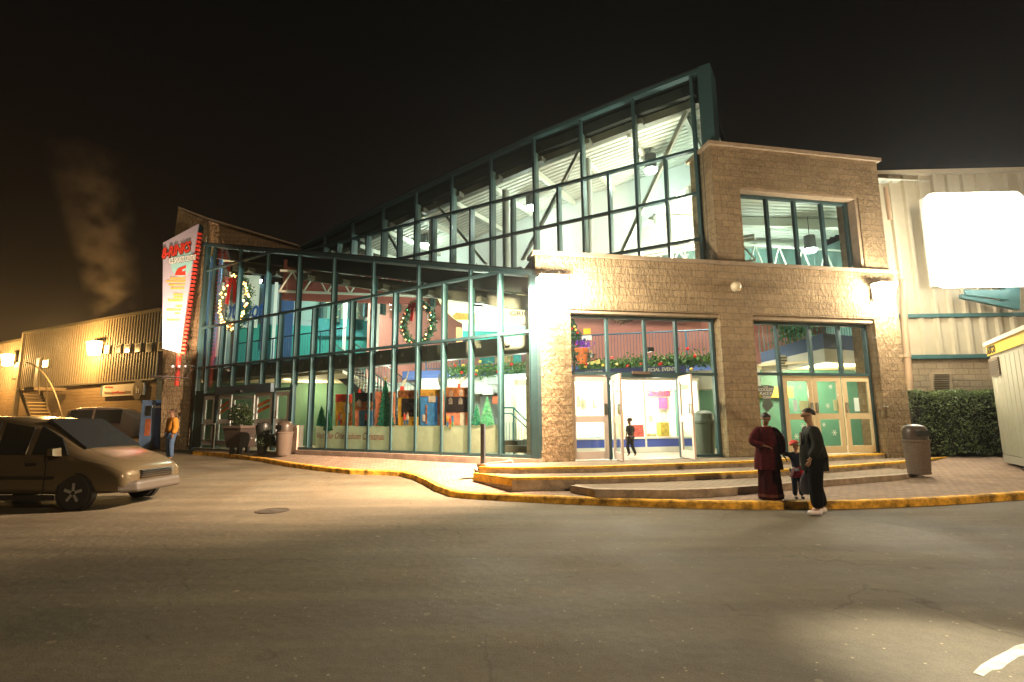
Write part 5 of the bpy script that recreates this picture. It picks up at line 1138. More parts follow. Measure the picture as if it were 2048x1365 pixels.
# Christmas tree and garland inside the portal
xt = thing("christmas_tree", "decorated fir tree beside the left jamb of the open doorway", "christmas tree", FMz.P(1148, 731, -.6)); p = FMz.P(1148, 731, -.6); topz = FMz.P(1148, 640, -.6).z; Hh = topz-p.z
cs = []
for i in range(3500):
    t = rng.random()**.75; r_ = (1-t)*.92*(.55+.5*rng.random())*(.8+.25*math.sin(t*38)); a = rng.random()*2*math.pi; cs.append(p+Vector((r_*math.cos(a), r_*math.sin(a), (1-(1-t))*Hh)))
part("foliage", MB().leaves(cs, .11), M_NDL, xt); part("trunk", MB().tube(p+Vector((0, 0, -.3)), p+Vector((0, 0, Hh*.95)), .05, 8, .01), mat("bark", (.08, .05, .03)), xt)
for i in range(22):
    t = .05+.85*rng.random(); a = -math.pi*rng.random(); q = p+Vector(((1-t)*.85*math.cos(a), (1-t)*.85*math.sin(a), t*Hh)); part("bauble", MB().lathe([(.004, -.05), (.04, -.03), (.05, 0), (.04, .03), (.004, .05)], q, 8), [mat("red_bauble", (.5, .03, .02), .2), mat("gold_bauble", (.7, .45, .08), .2), mat("white_bauble", (.7, .7, .7), .3)][i % 3], xt, smooth=True)
fp = thing("flower_pot", "orange pot with purple flowers at the foot of the fir tree", "flower pot", FMz.P(1164, 728, -.9)); q = WL[fp.name]; mb = MB(); mb.lathe([(.15, 0), (.25, .50), (.27, .52), (.27, .56)], q, 16); part("pot", mb, mat("orange_pot", (.65, .14, .03), .5), fp, smooth=True); part("flowers", MB().leaves([q+Vector((.22*rng.normal()*.8, .2*rng.normal()*.8, .66+.10*rng.normal())) for _ in range(300)], .09), mat("purple_petals", (.20, .03, .40), .7), fp)
gs = thing("parcel", "pale yellow leaning card at the left end of the garland", "card", FMz.P(1185, 728, -.7)); mb = MB(); ppoly(mb, FMz, [(1173, 726), (1199, 719), (1201, 727), (1176, 731)], -.75, -.7); part("card", mb, mat("pale_yellow_card", (.65, .58, .18), .7), gs)
def garland(label, F, x0, y0, x1, y1, d, n_):
    a, b = F.P(x0, y0, d), F.P(x1, y1, d); t = thing("garland", label, "garland", (a+b)/2, "garlands along the balcony edge")
    cs = [a+(b-a)*rng.random()+Vector((.07*rng.normal(), .10*rng.normal(), .13*rng.normal()+.05)) for _ in range(n_)]
    part("foliage", MB().leaves(cs, .12), mat("garland_green", (.06, .14, .03), .6, var=.5, vs=15), t)
    L_ = (b-a).length
    for i in range(int(L_*3)):
        q = a+(b-a)*rng.random()+Vector((0, -.16, .16*rng.normal()+.05)); part("bauble", MB().lathe([(.004, -.06), (.05, -.04), (.065, 0), (.05, .04), (.004, .06)], q, 8), [mat("red_bauble", (.5, .03, .02)), mat("gold_bauble", (.7, .45, .08)), mat("red_bauble", (.5, .03, .02))][i % 3], t, smooth=True)
garland("green garland with baubles along the balcony above the doorway", FMz, 1160, 737, 1440, 722, -.62, 3600)
garland("green garland with baubles above the servery behind the glazing", FMz, 898, 746, 1066, 739, -.62, 1800)
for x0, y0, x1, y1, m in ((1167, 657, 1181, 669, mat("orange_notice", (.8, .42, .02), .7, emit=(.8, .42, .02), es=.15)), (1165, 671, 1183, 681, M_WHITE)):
    o = thing("paper_notice", "orange paper notice over the balcony rail" if y0 < 660 else "white paper notice hung on the balcony rail", "notice", FMz.P((x0+x1)/2, y1, -.05)); part("sheet", MB().pbox(FMz, x0, y0, x1, y1, -.04, -.01), m, o)
wn = thing("wall_notice", "white lettered notice on the pale balcony fascia", "notice", FA.P(1571, 722, 2.5)); part("sheet", MB().pbox(FA, 1556, 711, 1580, 738, 2.5, 2.53), M_WHITE, wn)
for i in range(4): part("lettering", MB().pbox(FA, 1558+i, 715+i*5.5, 1577, 717+i*5.5, 2.48, 2.499), M_DT, wn)
hv = thing("hanging_branch", "drooping dark artificial branch hanging at the top of the doorway view", "branch", FA.P(1262, 632, 4.0)); cs = []
for i in range(900):
    t = rng.random(); q = FA.P(1224+62*t, 625, 4.0); cs.append(q+Vector((0, .25*rng.normal(), -.34*rng.random()*math.sin(math.pi*min(1, t+.06)))))
part("foliage", MB().leaves(cs, .16), mat("brown_leaf", (.10, .055, .03), .7, var=.4, vs=9), hv)
sp = thing("spotlight", "small black spotlight on a bracket behind the doorway glazing", "spotlight", FA.P(1300, 700, 1.2)); mb = MB(); mb.pbox(FA, 1296, 695, 1308, 703, 1.0, 1.3); part("head", mb, M_BLK, sp); part("arm", MB().tube(FA.P(1289, 707, 1.2), FA.P(1298, 700, 1.2), .03), M_BLUE, sp)
# ficus leaves seen in the right-hand transom
fi = thing("indoor_tree", "leafy indoor tree behind the right-hand transom panes", "tree", FA.P(1590, 720, 5.5)); cs = []
for i in range(1300): cs.append(FA.P(1588+22*rng.normal()*.8, 655+15*rng.normal(), 5.5+rng.random()))
part("foliage", MB().leaves(cs, .16), mat("indoor_leaf", (.05, .13, .03), .5, var=.6, vs=8), fi); part("trunk", MB().tube(FA.P(1590, 760, 6), FA.P(1590, 650, 6), .06), mat("bark", (.08, .05, .03)), fi)

# stickers on the right-hand doors
cl = thing("window_lettering", "white window sticker reading coolest place in town", "sticker", FA.P(1530, 790, DP)); mb = MB()
ppoly(mb, FA, [(1514, 773), (1535, 770), (1549, 774), (1546, 788), (1539, 798), (1547, 812), (1534, 826), (1524, 812), (1529, 800), (1519, 786)], DP+.034, DP+.042); part("backing", mb, mat("sticker_grey", (.10, .13, .12), .6), cl)
for tx, a, b, c, d_ in (("THE", 1526, 773, 1536, 776), ("COOLEST", 1517, 776.5, 1548, 783), ("PLACE IN", 1520, 784.5, 1545, 790.5), ("TOWN", 1525, 792, 1541, 798)): part("lettering", text_mb(tx, FA, a, b, c, d_, DP+.032, th=.004, bold=.02), mat("sticker_white", (.75, .78, .75), .6), cl)
def flake(x, y, r_):
    u, z = FA.px(x, y, DP+.03); mb = MB()
    for k_ in range(3): a = k_*math.pi/3; dx, dz = math.cos(a)*r_, math.sin(a)*r_; mb.bar(FA.pt(u-dx, z-dz, DP+.028), FA.pt(u+dx, z+dz, DP+.028), .006, .016, FA.N)
    single("snowflake_sticker", mb, mat("sticker_white", (.75, .78, .75)), "white snowflake sticker on the glass of the right-hand doors", "sticker", FA.pt(u, z, DP+.028), "snowflake stickers on the right-hand doors")
for x, y, r_ in ((1600, 774, .07), (1586, 782, .03), (1606, 852, .08), (1593, 873, .08), (1612, 866, .03), (1661, 774, .07), (1656, 812, .08), (1669, 866, .09), (1648, 850, .06), (1590, 888, .03), (1676, 790, .03)): flake(x, y, r_)
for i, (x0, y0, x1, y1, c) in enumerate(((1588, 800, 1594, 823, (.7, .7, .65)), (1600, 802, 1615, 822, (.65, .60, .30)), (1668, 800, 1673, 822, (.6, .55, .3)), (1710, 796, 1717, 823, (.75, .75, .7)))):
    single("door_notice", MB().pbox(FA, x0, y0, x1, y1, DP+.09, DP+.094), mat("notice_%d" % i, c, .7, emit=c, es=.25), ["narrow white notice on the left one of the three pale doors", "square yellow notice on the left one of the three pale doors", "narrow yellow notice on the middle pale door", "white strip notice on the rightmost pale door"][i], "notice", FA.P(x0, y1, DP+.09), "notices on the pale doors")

# ================================================================== LAMPS INSIDE
def pendant(F, x, y, d, label, energy, col=COOL, glow=60, drop=1.2, s=1.0, grp="pendant lamps of the hall", first=[None]):
    c = F.P(x, y, d)
    if first[0] is None:
        t = thing("pendant_lamp", label, "lamp", (0, 0, 0), grp)
        part("shade", MB().lathe([(.10, .62), (.21, .58), (.22, .10), (.25, .02), (.235, .02), (.20, .12), (.01, .14)]), mat("dark_shade", (.05, .055, .05), .5), t, smooth=True, local=True)
        part("diffuser", MB().lathe([(.01, .06), (.15, .05), (.24, .0), (.20, -.09), (.01, -.14)]), emit_mat("pendant_glow", (.92, 1, .92), glow), t, smooth=True, local=True)
        part("cord", MB().tube((0, 0, .6), (0, 0, 1.6), .015, 6), M_BLK, t, local=True); first[0] = t
        t.location = c; WL[t.name] = Vector(c)
    else: t = dup(first[0], c, 0, label)
    if energy: lamp('POINT', c+Vector((0, 0, -.30)), energy, col, .12)
    return t
pendant(FU, 1302, 340, 2.6, "pendant lamp nearest the tower behind the upper glazing", 130)
pendant(FU, 1062, 415, 2.6, "pendant lamp in the middle of the upper glazing", 115)
pendant(FU, 848, 490, 2.6, "pendant lamp low in the left part of the upper glazing", 110)
pendant(FA, 1621, 500, 4.6, "pendant lamp seen through the tower window", 420)
pendant(FB, 513, 561, 2.2, "pendant lamp right of the big glowing wreath", 700)
pendant(FB, 672, 577, 2.2, "pendant lamp in front of the pale wall in the left hall", 600)
pendant(FB, 953, 618, 2.4, "pendant lamp in front of the yellow disc sign", 420)
def downlight(x, y, F, zc, label, grp, e_=0, col=(1, .80, .50), proto={}):
    r = ray(x, y); t_ = (zc-EYE.z)/r.z; c = EYE+r*t_
    if grp not in proto:
        t = thing("downlight", label, "downlight", (0, 0, 0), grp)
        part("trim_ring", MB().lathe([(.15, .0), (.18, -.012), (.18, .0)]), M_WHITE, t, local=True); part("diffuser", MB().lathe([(.01, -.004), (.145, -.006), (.145, -.003)]), emit_mat("downlight_glow", (1, .9, .65), 14), t, local=True)
        t.location = c; WL[t.name] = Vector(c); proto[grp] = t
    else: t = dup(proto[grp], c, 0, label)
    if e_: lamp('POINT', c+Vector((0, 0, -.40)), e_, col, .1)
gl_ = "downlights in the cream ceiling of the left lobby"
for i, (x, y, e_) in enumerate(((473, 767, 240), (574, 759, 0), (569, 768, 240), (563, 776, 0), (627, 764, 170), (612, 773, 0), (612, 782, 0), (663, 778, 0))):
    downlight(x, y, FB, 3.335, "round downlight in the cream ceiling of the left lobby", gl_, e_)
gr_ = "downlights over the right-hand doors"
for i, (x, y, e_) in enumerate(((1640, 733, 260), (1638, 745, 0), (1722, 729, 260), (1713, 742, 0))):
    downlight(x, y, FA, sz+.015, "round downlight in the cream ceiling over the right-hand doors", gr_, e_)
# shop lighting: strip lights at its ceiling
for s in (.9, 2.6, 4.3):
    o = single("strip_light", MB().box(FA, s-.55, s+.55, SH-.05, SH+.015, 3.9, 4.05), emit_mat("shop_strip_glow", (1, .93, .75), 14), "strip light on the shop ceiling behind the doorway", "light", FA.pt(s, SH, 3.97), "strip lights in the shop")
    lamp('POINT', FA.pt(s, SH-.35, 3.9), 170, (1, .90, .70), .2)
lamp('SPOT', FA.pt(2.2, 2.75, 1.6), 120, (1, .9, .7), .2, target=FA.pt(2.2, 0, 1.0), angle=140)  # added fill lamp inside the doorway, no fitting
for s_, e_ in ((-1.5, 130), (-4.5, 150), (-7.5, 110)): lamp('POINT', FB.pt(s_, 3.2, 2.2), e_, (.95, 1, .80), .2)  # added fill lamps behind the lower glazing, no fittings
lamp('POINT', FMz.pt(4.0, MZ+3.4, -1.5), 1500, (1, .82, .62), .3); lamp('POINT', FMz.pt(.5, MZ+1.6, -2.2), 160, (1, .9, .75), .3)  # added fill lamps brightening the mezzanine, no fittings

# ================================================================== PEOPLE
M_SKIN = mat("brown_skin", (.22, .115, .07), .6); M_HAIR = mat("dark_hair", (.015, .012, .010), .6)
def skin(joints, edges, root, sub=2):
    """joints: name -> (pos, rx, ry); one continuous surface grown with a Skin modifier"""
    names = list(joints); me = bpy.data.meshes.new("sk"); me.from_pydata([joints[k][0] for k in names], [(names.index(a), names.index(b)) for a, b in edges], []); me.update()
    o = bpy.data.objects.new("sk", me); COL.objects.link(o); m = o.modifiers.new("skin", 'SKIN'); m.use_smooth_shade = True; m.branch_smoothing = .6
    sv = me.skin_vertices[0].data
    for i, k in enumerate(names): sv[i].radius = (joints[k][1], joints[k][2] if len(joints[k]) > 2 else joints[k][1]); sv[i].use_root = (k == root)
    s = o.modifiers.new("sub", 'SUBSURF'); s.levels = sub; s.render_levels = sub
    dg = bpy.context.evaluated_depsgraph_get(); dg.update(); ev = bpy.data.meshes.new_from_object(o.evaluated_get(dg))
    mb = MB(); mb.v = [tuple(v.co) for v in ev.vertices]; mb.f = [tuple(p.vertices) for p in ev.polygons]
    bpy.data.objects.remove(o); bpy.data.meshes.remove(me); bpy.data.meshes.remove(ev); return mb
def person(label, loc, heading, H, pose, skinm=M_SKIN, hair=M_HAIR, grp=None, head_tilt=0., head_turn=0.):
    t = thing("person", label, "person", loc, grp); k = H/1.75
    J = dict(pelvis=((0, 0, .93), .12, .10), spine=((0, 0, 1.10), .105, .09), chest=((0, 0, 1.30), .125, .10), neckb=((0, -.01, 1.46), .06), neck=((0, 0, 1.53), .05))
    for s, n_ in ((-1, 'l'), (1, 'r')):
        J.update({'sh'+n_: ((s*.17, 0, 1.42), .055), 'el'+n_: ((s*.23, -.02, 1.14), .040), 'wr'+n_: ((s*.24, .05, .90), .026), 'pa'+n_: ((s*.24, .07, .83), .034, .018), 'hi'+n_: ((s*.09, 0, .86), .085), 'kn'+n_: ((s*.10, .02, .49), .055), 'an'+n_: ((s*.10, -.02, .09), .038), 'to'+n_: ((s*.11, .12, .04), .032)})
    J.update(pose)
    # head on the neck
    nk = Vector(J['neck'][0]); Rh = Matrix.Rotation(head_turn, 3, 'Z') @ Matrix.Rotation(-head_tilt, 3, 'X'); HS = 1.16 if H > 1.3 else 1.42; hd_ = lambda v: tuple(nk+Rh @ (Vector(v)*HS))
    J['jaw'] = (hd_((0, .018, .055)), .062*HS, .062*HS); J['head'] = (hd_((0, .008, .125)), .078*HS, .088*HS); J['crown'] = (hd_((0, -.004, .185)), .055*HS, .062*HS); J['nose'] = (hd_((0, .112, .105)), .012); J['earl'] = (hd_((-.088, 0, .11)), .014, .02); J['earr'] = (hd_((.088, 0, .11)), .014, .02); J['chin'] = (hd_((0, .075, .035)), .022)
    E = [('pelvis', 'spine'), ('spine', 'chest'), ('chest', 'neckb'), ('neckb', 'neck'), ('neck', 'jaw'), ('jaw', 'head'), ('head', 'crown'), ('head', 'nose'), ('head', 'earl'), ('head', 'earr'), ('jaw', 'chin')]
    for n_ in 'lr':
        E += [('chest', 'sh'+n_), ('sh'+n_, 'el'+n_), ('el'+n_, 'wr'+n_), ('wr'+n_, 'pa'+n_), ('pelvis', 'hi'+n_), ('hi'+n_, 'kn'+n_), ('kn'+n_, 'an'+n_), ('an'+n_, 'to'+n_)]
        w_, p_, e_ = (Vector(J[q+n_][0]) for q in ('wr', 'pa', 'el')); ax = (p_-w_).normalized(); side = ax.cross(Vector((1, 0, 0) if abs(ax.x) < .7 else (0, 1, 0))).normalized()
        side = Vector((0, 1, 0))-ax*ax.y if abs(ax.y) < .8 else Vector((1, 0, 0)); side.normalize(); fl = ax.cross(side).normalized()
        for i, (off, ln) in enumerate(((-.028, .062), (-.009, .075), (.010, .070), (.028, .055))):
            a = p_+side*off+ax*.012; b = a+ax*ln*.55+fl*.006; c = b+ax*ln*.35+fl*.022
            J['f%s%da' % (n_, i)] = (tuple(a), .0095); J['f%s%db' % (n_, i)] = (tuple(b), .0085); J['f%s%dc' % (n_, i)] = (tuple(c), .0075)
            E += [('pa'+n_, 'f%s%da' % (n_, i)), ('f%s%da' % (n_, i), 'f%s%db' % (n_, i)), ('f%s%db' % (n_, i), 'f%s%dc' % (n_, i))]
        a = w_+ax*.02+side*.030; b = a+ax*.035+side*.020; J['t%sa' % n_] = (tuple(a), .011); J['t%sb' % n_] = (tuple(b), .009); E += [('wr'+n_, 't%sa' % n_), ('t%sa' % n_, 't%sb' % n_)]
    Mx = Matrix.Rotation(heading, 3, 'Z')*k
    def place(mb): mb.v = [tuple(Mx @ Vector(v)) for v in mb.v]; return mb
    part("body", place(skin(J, E, 'pelvis')), skinm, t, smooth=True, local=True)
    def cloth(name, keys, m, grow, extra=None, edges=None, root=None, sub=2):
        jj = {q: (J[q][0], J[q][1]+grow.get(q, grow.get('*', .02)), (J[q][2] if len(J[q]) > 2 else J[q][1])+grow.get(q, grow.get('*', .02))) for q in keys}
        if extra: jj.update(extra)
        ee = edges or [(a, b) for a, b in E if a in jj and b in jj]
        return part(name, place(skin(jj, ee, root or keys[0], sub)), m, t, smooth=True, local=True)
    def loft(name, secs, m):      # elliptical sections (cx, cy, z, rx, ry)
        mb = MB(); n_ = 44
        for cx_, cy_, z, rx, ry in secs:
            for i in range(n_): a = 2*math.pi*i/n_; f = 1+(.055*math.sin(7*a+z*2)+.03*math.sin(11*a-z*3))*(1 if z < 1.0 else .35); mb.v.append((cx_+rx*f*math.cos(a), cy_+ry*f*math.sin(a), z))
        m_ = len(secs); mb.f = [(j*n_+i, j*n_+(i+1) % n_, (j+1)*n_+(i+1) % n_, (j+1)*n_+i) for j in range(m_-1) for i in range(n_)]+[tuple(range(n_)), tuple(range((m_-1)*n_, m_*n_))]
        return part(name, place(mb), m, t, smooth=True, local=True)
    def haircap(m, grow=.018, back=.02, nm="hair"):
        mb = MB(); nr, ns = 10, 20        # skull cap: an ellipsoid shell lifted over the brow, low at the nape
        for j in range(nr+1):
            for i in range(ns):
                a = 2*math.pi*i/ns; fr_ = math.sin(a); lim = 1.50-.62*max(0, fr_)+.45*max(0, -fr_); p_ = lim*j/nr
                mb.v.append(hd_(((.078+grow)*math.sin(p_)*math.cos(a), -.010+(.088+grow)*math.sin(p_)*fr_, .125+(.082+grow)*math.cos(p_))))
        mb.f = [(j*ns+i, j*ns+(i+1) % ns, (j+1)*ns+(i+1) % ns, (j+1)*ns+i) for j in range(nr) for i in range(ns)]
        return part(nm, place(mb), m, t, smooth=True, local=True)
    for s in (-1, 1):
        e_ = Vector(hd_((s*.032, .083, .125))); part("eye", place(MB().lathe([(.002, -.011), (.010, 0), (.002, .011)], e_, 8)), M_BLK, t, local=True)
    return t, cloth, loft, haircap, place
# woman in burgundy tunic and long skirt, head bowed
M_BURG = mat("burgundy_cloth", (.050, .006, .009), .95, var=.5, vs=14, bump=.02, bs=9, spec=.08); M_BURG2 = mat("dark_burgundy_skirt", (.032, .005, .007), .85, var=.5, vs=10, bump=.02, bs=8, spec=.08)
wl_ = hz(1542, 999, .135)
t, cloth, loft, haircap, place = person("woman in a burgundy shawl and long skirt looking down on the kerb", wl_, R(172), 1.60,
    dict(ell=((-.30, -.04, 1.16), .045), wrl=((-.26, .10, .90), .028), pal=((-.30, .13, .83), .034, .02), elr=((.30, .02, 1.14), .045), wrr=((.12, .20, 1.08), .028), par=((.04, .21, 1.06), .034, .02)), head_tilt=.62)
cloth("shawl", ['chest', 'spine', 'neckb', 'shl', 'ell', 'wrl', 'shr', 'elr', 'wrr'], M_BURG, {'*': .055, 'wrl': .035, 'wrr': .035, 'neckb': .045, 'shl': .05, 'shr': .05})
loft("tunic", [(0, 0, .60, .27, .22), (0, 0, .80, .25, .20), (0, 0, 1.0, .22, .175), (0, 0, 1.2, .20, .16), (0, 0, 1.36, .19, .15), (0, 0, 1.46, .10, .09)], M_BURG)
loft("skirt", [(0, 0, .02, .235, .20), (0, 0, .10, .235, .20), (0, 0, .4, .22, .19), (0, 0, .8, .19, .16)], M_BURG2)
loft("hem", [(0, 0, .06, .242, .207), (0, 0, .115, .242, .207)], mat("rust_hem", (.09, .02, .01), .8)); haircap(M_HAIR, .008)
cw2 = WL[t.name]
# small child between the adults
t, cloth, loft, haircap, place = person("small child in a red cap and dark coat holding the woman's hand", hz(1598, 998, .135), R(176), 1.02,
    dict(elr=((.34, 0, 1.42), .035), wrr=((.52, .02, 1.50), .026), par=((.60, .03, 1.52), .032, .02), ell=((-.24, .02, 1.14), .04), wrl=((-.20, .12, .96), .026), pal=((-.19, .15, .90), .03, .02)), head_tilt=.1, head_turn=.4)
M_NAVY = mat("navy_coat", (.010, .014, .026), .9, spec=.1)
cloth("coat", ['chest', 'spine', 'pelvis', 'neckb', 'shl', 'ell', 'wrl', 'shr', 'elr', 'wrr'], M_NAVY, {'*': .045, 'neckb': .03})
cloth("trousers", ['pelvis', 'hil', 'knl', 'anl', 'hir', 'knr', 'anr'], M_NAVY, {'*': .035, 'pelvis': .02}); haircap(mat("red_cap", (.50, .05, .04), .8), .028, nm="cap")
for s in (-1, 1): mb = MB(); part("shoe", place(skin({'a': ((s*.10, -.04, .045), .05), 'b': ((s*.11, .14, .04), .045)}, [('a', 'b')], 'a')), M_BLK, t, smooth=True, local=True)
rbg = thing("handbag", "shiny red bag carried at the small child's waist", "bag", hz(1600, 963, .135)+Vector((0, 0, 0))); cp_ = at_depth(1601, 945, hz(1598, 998, .135).y-.20); Fg = Fr(cp_, 5)
WL[rbg.name] = cp_; rbg.location = cp_
mb = MB(); mb.prism(Fg, [(-.20, cp_.z-.09), (.20, cp_.z-.09), (.12, cp_.z+.10), (-.12, cp_.z+.10)], -.06, .06); bevel(part("bag", mb, mat("red_shiny_bag", (.42, .01, .02), .25), rbg), .02); part("clasp", MB().box(Fg, -.15, -.07, cp_.z+.03, cp_.z+.08, -.075, -.061), mat("white_clasp", (.8, .8, .8), .2, .5), rbg)
# man in dark jacket, profile towards the woman
t, cloth, loft, haircap, place = person("man in a dark open jacket and white sneakers turned to the woman", hz(1636, 1029, 0), R(78), 1.78,
    dict(ell=((-.22, -.04, 1.15), .045), wrl=((-.22, .10, .93), .028), pal=((-.20, .13, .86), .034, .02), knl=((-.11, .03, .49), .055), anl=((-.12, .03, .09), .04), tol=((-.13, .18, .04), .032), anr=((.12, -.12, .09), .04), knr=((.11, -.03, .49), .055), tor=((.13, .04, .04), .032)), head_tilt=.12, skinm=mat("tan_skin", (.30, .17, .10), .6))
M_JK = mat("dark_jacket", (.012, .013, .010), .75, var=.4, vs=8, bump=.018, bs=9, spec=.08); M_TR2 = mat("black_trousers", (.005, .005, .006), .85, bump=.02, bs=8, spec=.08)
cloth("jacket", ['chest', 'spine', 'pelvis', 'neckb', 'shl', 'ell', 'wrl', 'shr', 'elr', 'wrr'], M_JK, {'*': .055, 'neckb': .03, 'pelvis': .08, 'spine': .085, 'chest': .065})
loft("jacket_hem", [(0, -.01, .72, .20, .20), (0, -.01, .95, .205, .205), (0, 0, 1.15, .20, .185)], M_JK)
mb = MB(); mb.add([(-.02, .155, .80), (.06, .155, .80), (.05, .150, 1.36), (-.03, .150, 1.36), (-.02, .20, .80), (.06, .20, .80), (.05, .165, 1.36), (-.03, .165, 1.36)], [(0, 1, 2, 3), (4, 7, 6, 5), (0, 4, 5, 1), (1, 5, 6, 2), (2, 6, 7, 3), (3, 7, 4, 0)]); part("shirt_front", place(mb), mat("grey_shirt", (.07, .06, .045), .8), t, local=True)
cloth("trousers", ['pelvis', 'hil', 'knl', 'anl', 'hir', 'knr', 'anr'], M_TR2, {'*': .06, 'pelvis': .04, 'anl': .065, 'anr': .065}); haircap(M_HAIR, .006)
for s, yy in ((-1, .03), (1, -.12)):
    part("sneaker", place(skin({'a': ((s*.12, yy-.07, .055), .052, .05), 'b': ((s*.125, yy+.06, .05), .05, .045), 'c': ((s*.13, yy+.17, .04), .042, .035)}, [('a', 'b'), ('b', 'c')], 'b')), mat("white_sneaker", (.75, .68, .70), .45), t, smooth=True, local=True)
cb_ = thing("plastic_bag", "pale blue plastic carrier bag hanging between child and man", "bag", (0, 0, 0)); q = at_depth(1615, 960, hz(1636, 1029, 0).y+.35); WL[cb_.name] = q; cb_.location = q
mb = MB(); mb.lathe([(.02, .25), (.05, .15), (.12, .0), (.14, -.15), (.10, -.25), (.02, -.26)], q, 12); part("bag", mb, mat("pale_blue_plastic", (.16, .17, .30), .4), cb_, smooth=True)
# child inside the doorway
t, cloth, loft, haircap, place = person("small child in a dark top walking away inside the bright doorway", FA.pt(FA.px(1262, 912, 1.1)[0], PLZ, 1.1), R(35), 1.05,
    dict(knl=((-.09, .12, .50), .055), anl=((-.09, .02, .12), .038), tol=((-.09, .14, .05), .032), knr=((.09, -.02, .49), .055), anr=((.09, -.22, .12), .038), tor=((.09, -.12, .05), .032)))
cloth("top", ['chest', 'spine', 'pelvis', 'neckb', 'shl', 'ell', 'shr', 'elr'], mat("grey_top", (.03, .03, .03), .8), {'*': .035}); cloth("trousers", ['pelvis', 'hil', 'knl', 'anl', 'hir', 'knr', 'anr'], mat("dark_trousers", (.02, .015, .015), .8), {'*': .03, 'pelvis': .02}); haircap(mat("brown_hair", (.05, .025, .015), .7), .008)
# man in the yellow jacket far left
t, cloth, loft, haircap, place = person("person in an ochre jacket and blue jeans before the blue bin", gp(338, 921, .0), R(150), 1.78, {}, head_tilt=.15, head_turn=-.3)
cloth("jacket", ['chest', 'spine', 'pelvis', 'neckb', 'shl', 'ell', 'wrl', 'shr', 'elr', 'wrr'], mat("ochre_jacket", (.42, .17, .015), .8, var=.2, vs=6), {'*': .06, 'neckb': .03, 'chest': .09, 'spine': .10}); cloth("jeans", ['pelvis', 'hil', 'knl', 'anl', 'hir', 'knr', 'anr'], mat("blue_jeans", (.05, .09, .17), .8), {'*': .03, 'pelvis': .02}); haircap(mat("brown_hair", (.05, .025, .015)), .008)
for s in (-1, 1): part("shoe", place(skin({'a': ((s*.10, -.04, .045), .05), 'b': ((s*.11, .14, .04), .042)}, [('a', 'b')], 'a')), M_BLK, t, smooth=True, local=True)
# added spot by the portal corner lamp, raking the kerb
lamp('SPOT', FA.pt(-1.0, 5.25, -.95), 15000, (1, .70, .46), .12, target=gp(690, 950), angle=122, blend=1)
lamp('POINT', (10, -8, 9), 6200, (1, .72, .42), .4)  # added fill lamp for the forecourt, unseen behind the camera
lamp('SPOT', (9, 0, 8), 18000, (1, .93, .75), .1, target=hz(2055, 1350, 0), angle=12, blend=1)  # added unseen lamp brightening the near right asphalt
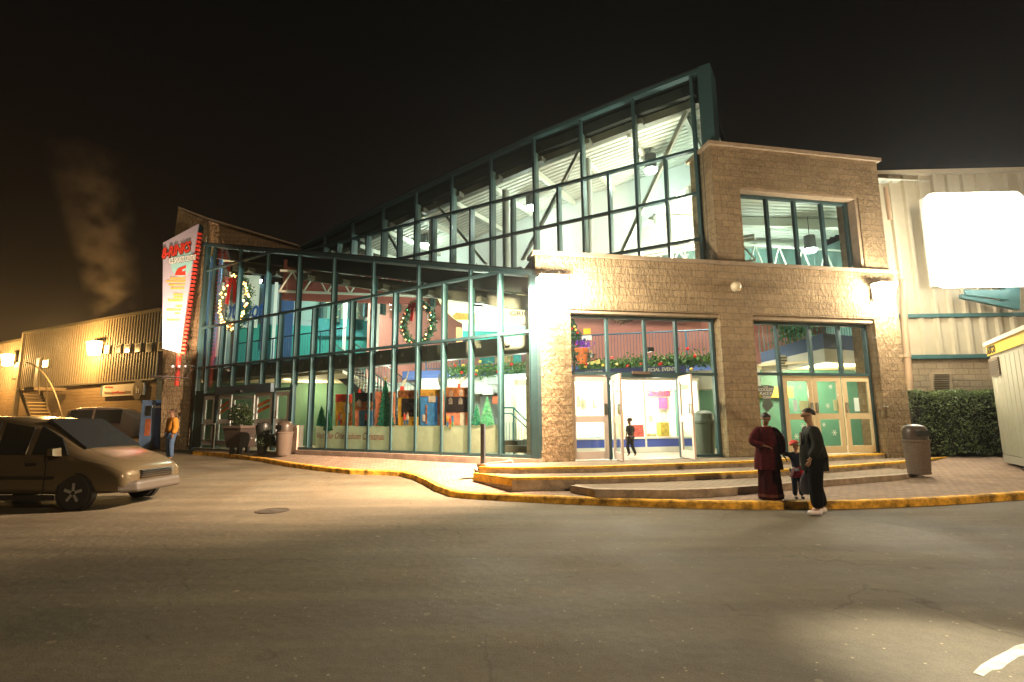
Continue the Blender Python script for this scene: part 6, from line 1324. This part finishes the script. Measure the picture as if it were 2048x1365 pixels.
# thin mist added so that the lamps get halos
hb = MB(); hb.cube(-75, 45, -14, 75, -1, 16)
cp3 = FL.P(236, 640, .9)
def vol(name, dens, aniso, col=(.9, .9, .9), noise=None):
    hm = bpy.data.materials.new(name); hm.use_nodes = True; n = hm.node_tree; n.nodes.clear(); o = n.nodes.new("ShaderNodeOutputMaterial"); pv = n.nodes.new("ShaderNodeVolumePrincipled")
    pv.inputs["Color"].default_value = (*col, 1); pv.inputs["Density"].default_value = dens; pv.inputs["Anisotropy"].default_value = aniso; n.links.new(pv.outputs[0], o.inputs["Volume"])
    if noise:
        g = n.nodes.new("ShaderNodeTexCoord"); t = n.nodes.new("ShaderNodeTexNoise"); t.inputs["Scale"].default_value = noise; t.inputs["Detail"].default_value = 4; n.links.new(g.outputs["Object"], t.inputs["Vector"])
        sp_ = n.nodes.new("ShaderNodeSeparateXYZ"); n.links.new(g.outputs["Object"], sp_.inputs[0]); hh_ = mth(n, 'SUBTRACT', sp_.outputs[2], cp3.z)
        dx_ = mth(n, 'ADD', mth(n, 'SUBTRACT', sp_.outputs[0], cp3.x), mth(n, 'MULTIPLY', hh_, .28)); dy_ = mth(n, 'SUBTRACT', sp_.outputs[1], cp3.y)
        rr_ = mth(n, 'DIVIDE', mth(n, 'SQRT', mth(n, 'ADD', mth(n, 'MULTIPLY', dx_, dx_), mth(n, 'MULTIPLY', dy_, dy_))), mth(n, 'ADD', mth(n, 'MULTIPLY', hh_, .10), 1.5))
        fall = mth(n, 'MULTIPLY', mth(n, 'MAXIMUM', mth(n, 'SUBTRACT', 1.0, rr_), 0.0), mth(n, 'MAXIMUM', mth(n, 'SUBTRACT', 1.0, mth(n, 'DIVIDE', hh_, 13.0)), 0.0))
        n.links.new(mth(n, 'MULTIPLY', mth(n, 'MULTIPLY', mth(n, 'MAXIMUM', mth(n, 'SUBTRACT', t.outputs[0], .40), 0.0), fall), dens*14), pv.inputs["Density"])
    return hm
hz_o = part("haze", hb, vol("halo_mist", .0008, .8), kind='stuff'); hz_o['label'] = "thin mist added round the building for lamp halos"; hz_o['category'] = "haze"
# steam rising from the roof of the long building
sm = MB(); prof = [(.1, -1.0), (1.5, -.6), (1.8, 2.0), (2.1, 5), (2.4, 8), (2.7, 11.5), (.1, 12.5)]
k_ = 20
for i, (r_, h_) in enumerate(prof):
    for j in range(k_): a = 2*math.pi*j/k_; q = r_*1.12; sm.v.append((cp3.x-.28*h_+q*math.cos(a), cp3.y+q*math.sin(a), cp3.z+h_))
sm.f = [(i*k_+j, i*k_+(j+1) % k_, (i+1)*k_+(j+1) % k_, (i+1)*k_+j) for i in range(len(prof)-1) for j in range(k_)]+[tuple(range(k_)), tuple(range((len(prof)-1)*k_, len(prof)*k_))]
so = part("steam", sm, vol("steam_cloud", .15, .2, (1, .82, .66), .75), kind='stuff'); so['label'] = "pale steam plume drifting up from the long building's roof"; so['category'] = "steam"

# pale mottled stroke laid on the asphalt near the bottom right corner of the view
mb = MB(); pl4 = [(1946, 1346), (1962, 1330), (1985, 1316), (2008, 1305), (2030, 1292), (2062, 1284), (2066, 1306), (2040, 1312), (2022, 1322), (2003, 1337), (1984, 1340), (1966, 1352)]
mb.slab([(*hz(x, y, .004).xy, .004) for x, y in pl4], .0005); struct("pale_stroke", mb, mat("mottled_off_white", (.34, .32, .26), .8, var=.6, vs=9, bump=.004), "pale mottled stroke on the asphalt")

for nm in ("worn_yellow_kerb", "yellow_kerb_paint", "stained_concrete"):      # chipped, grimy edges
    for nd in MATS[nm].node_tree.nodes:
        if nd.type == 'VALTORGB': nd.color_ramp.elements[0].position = .33; nd.color_ramp.elements[1].position = .62
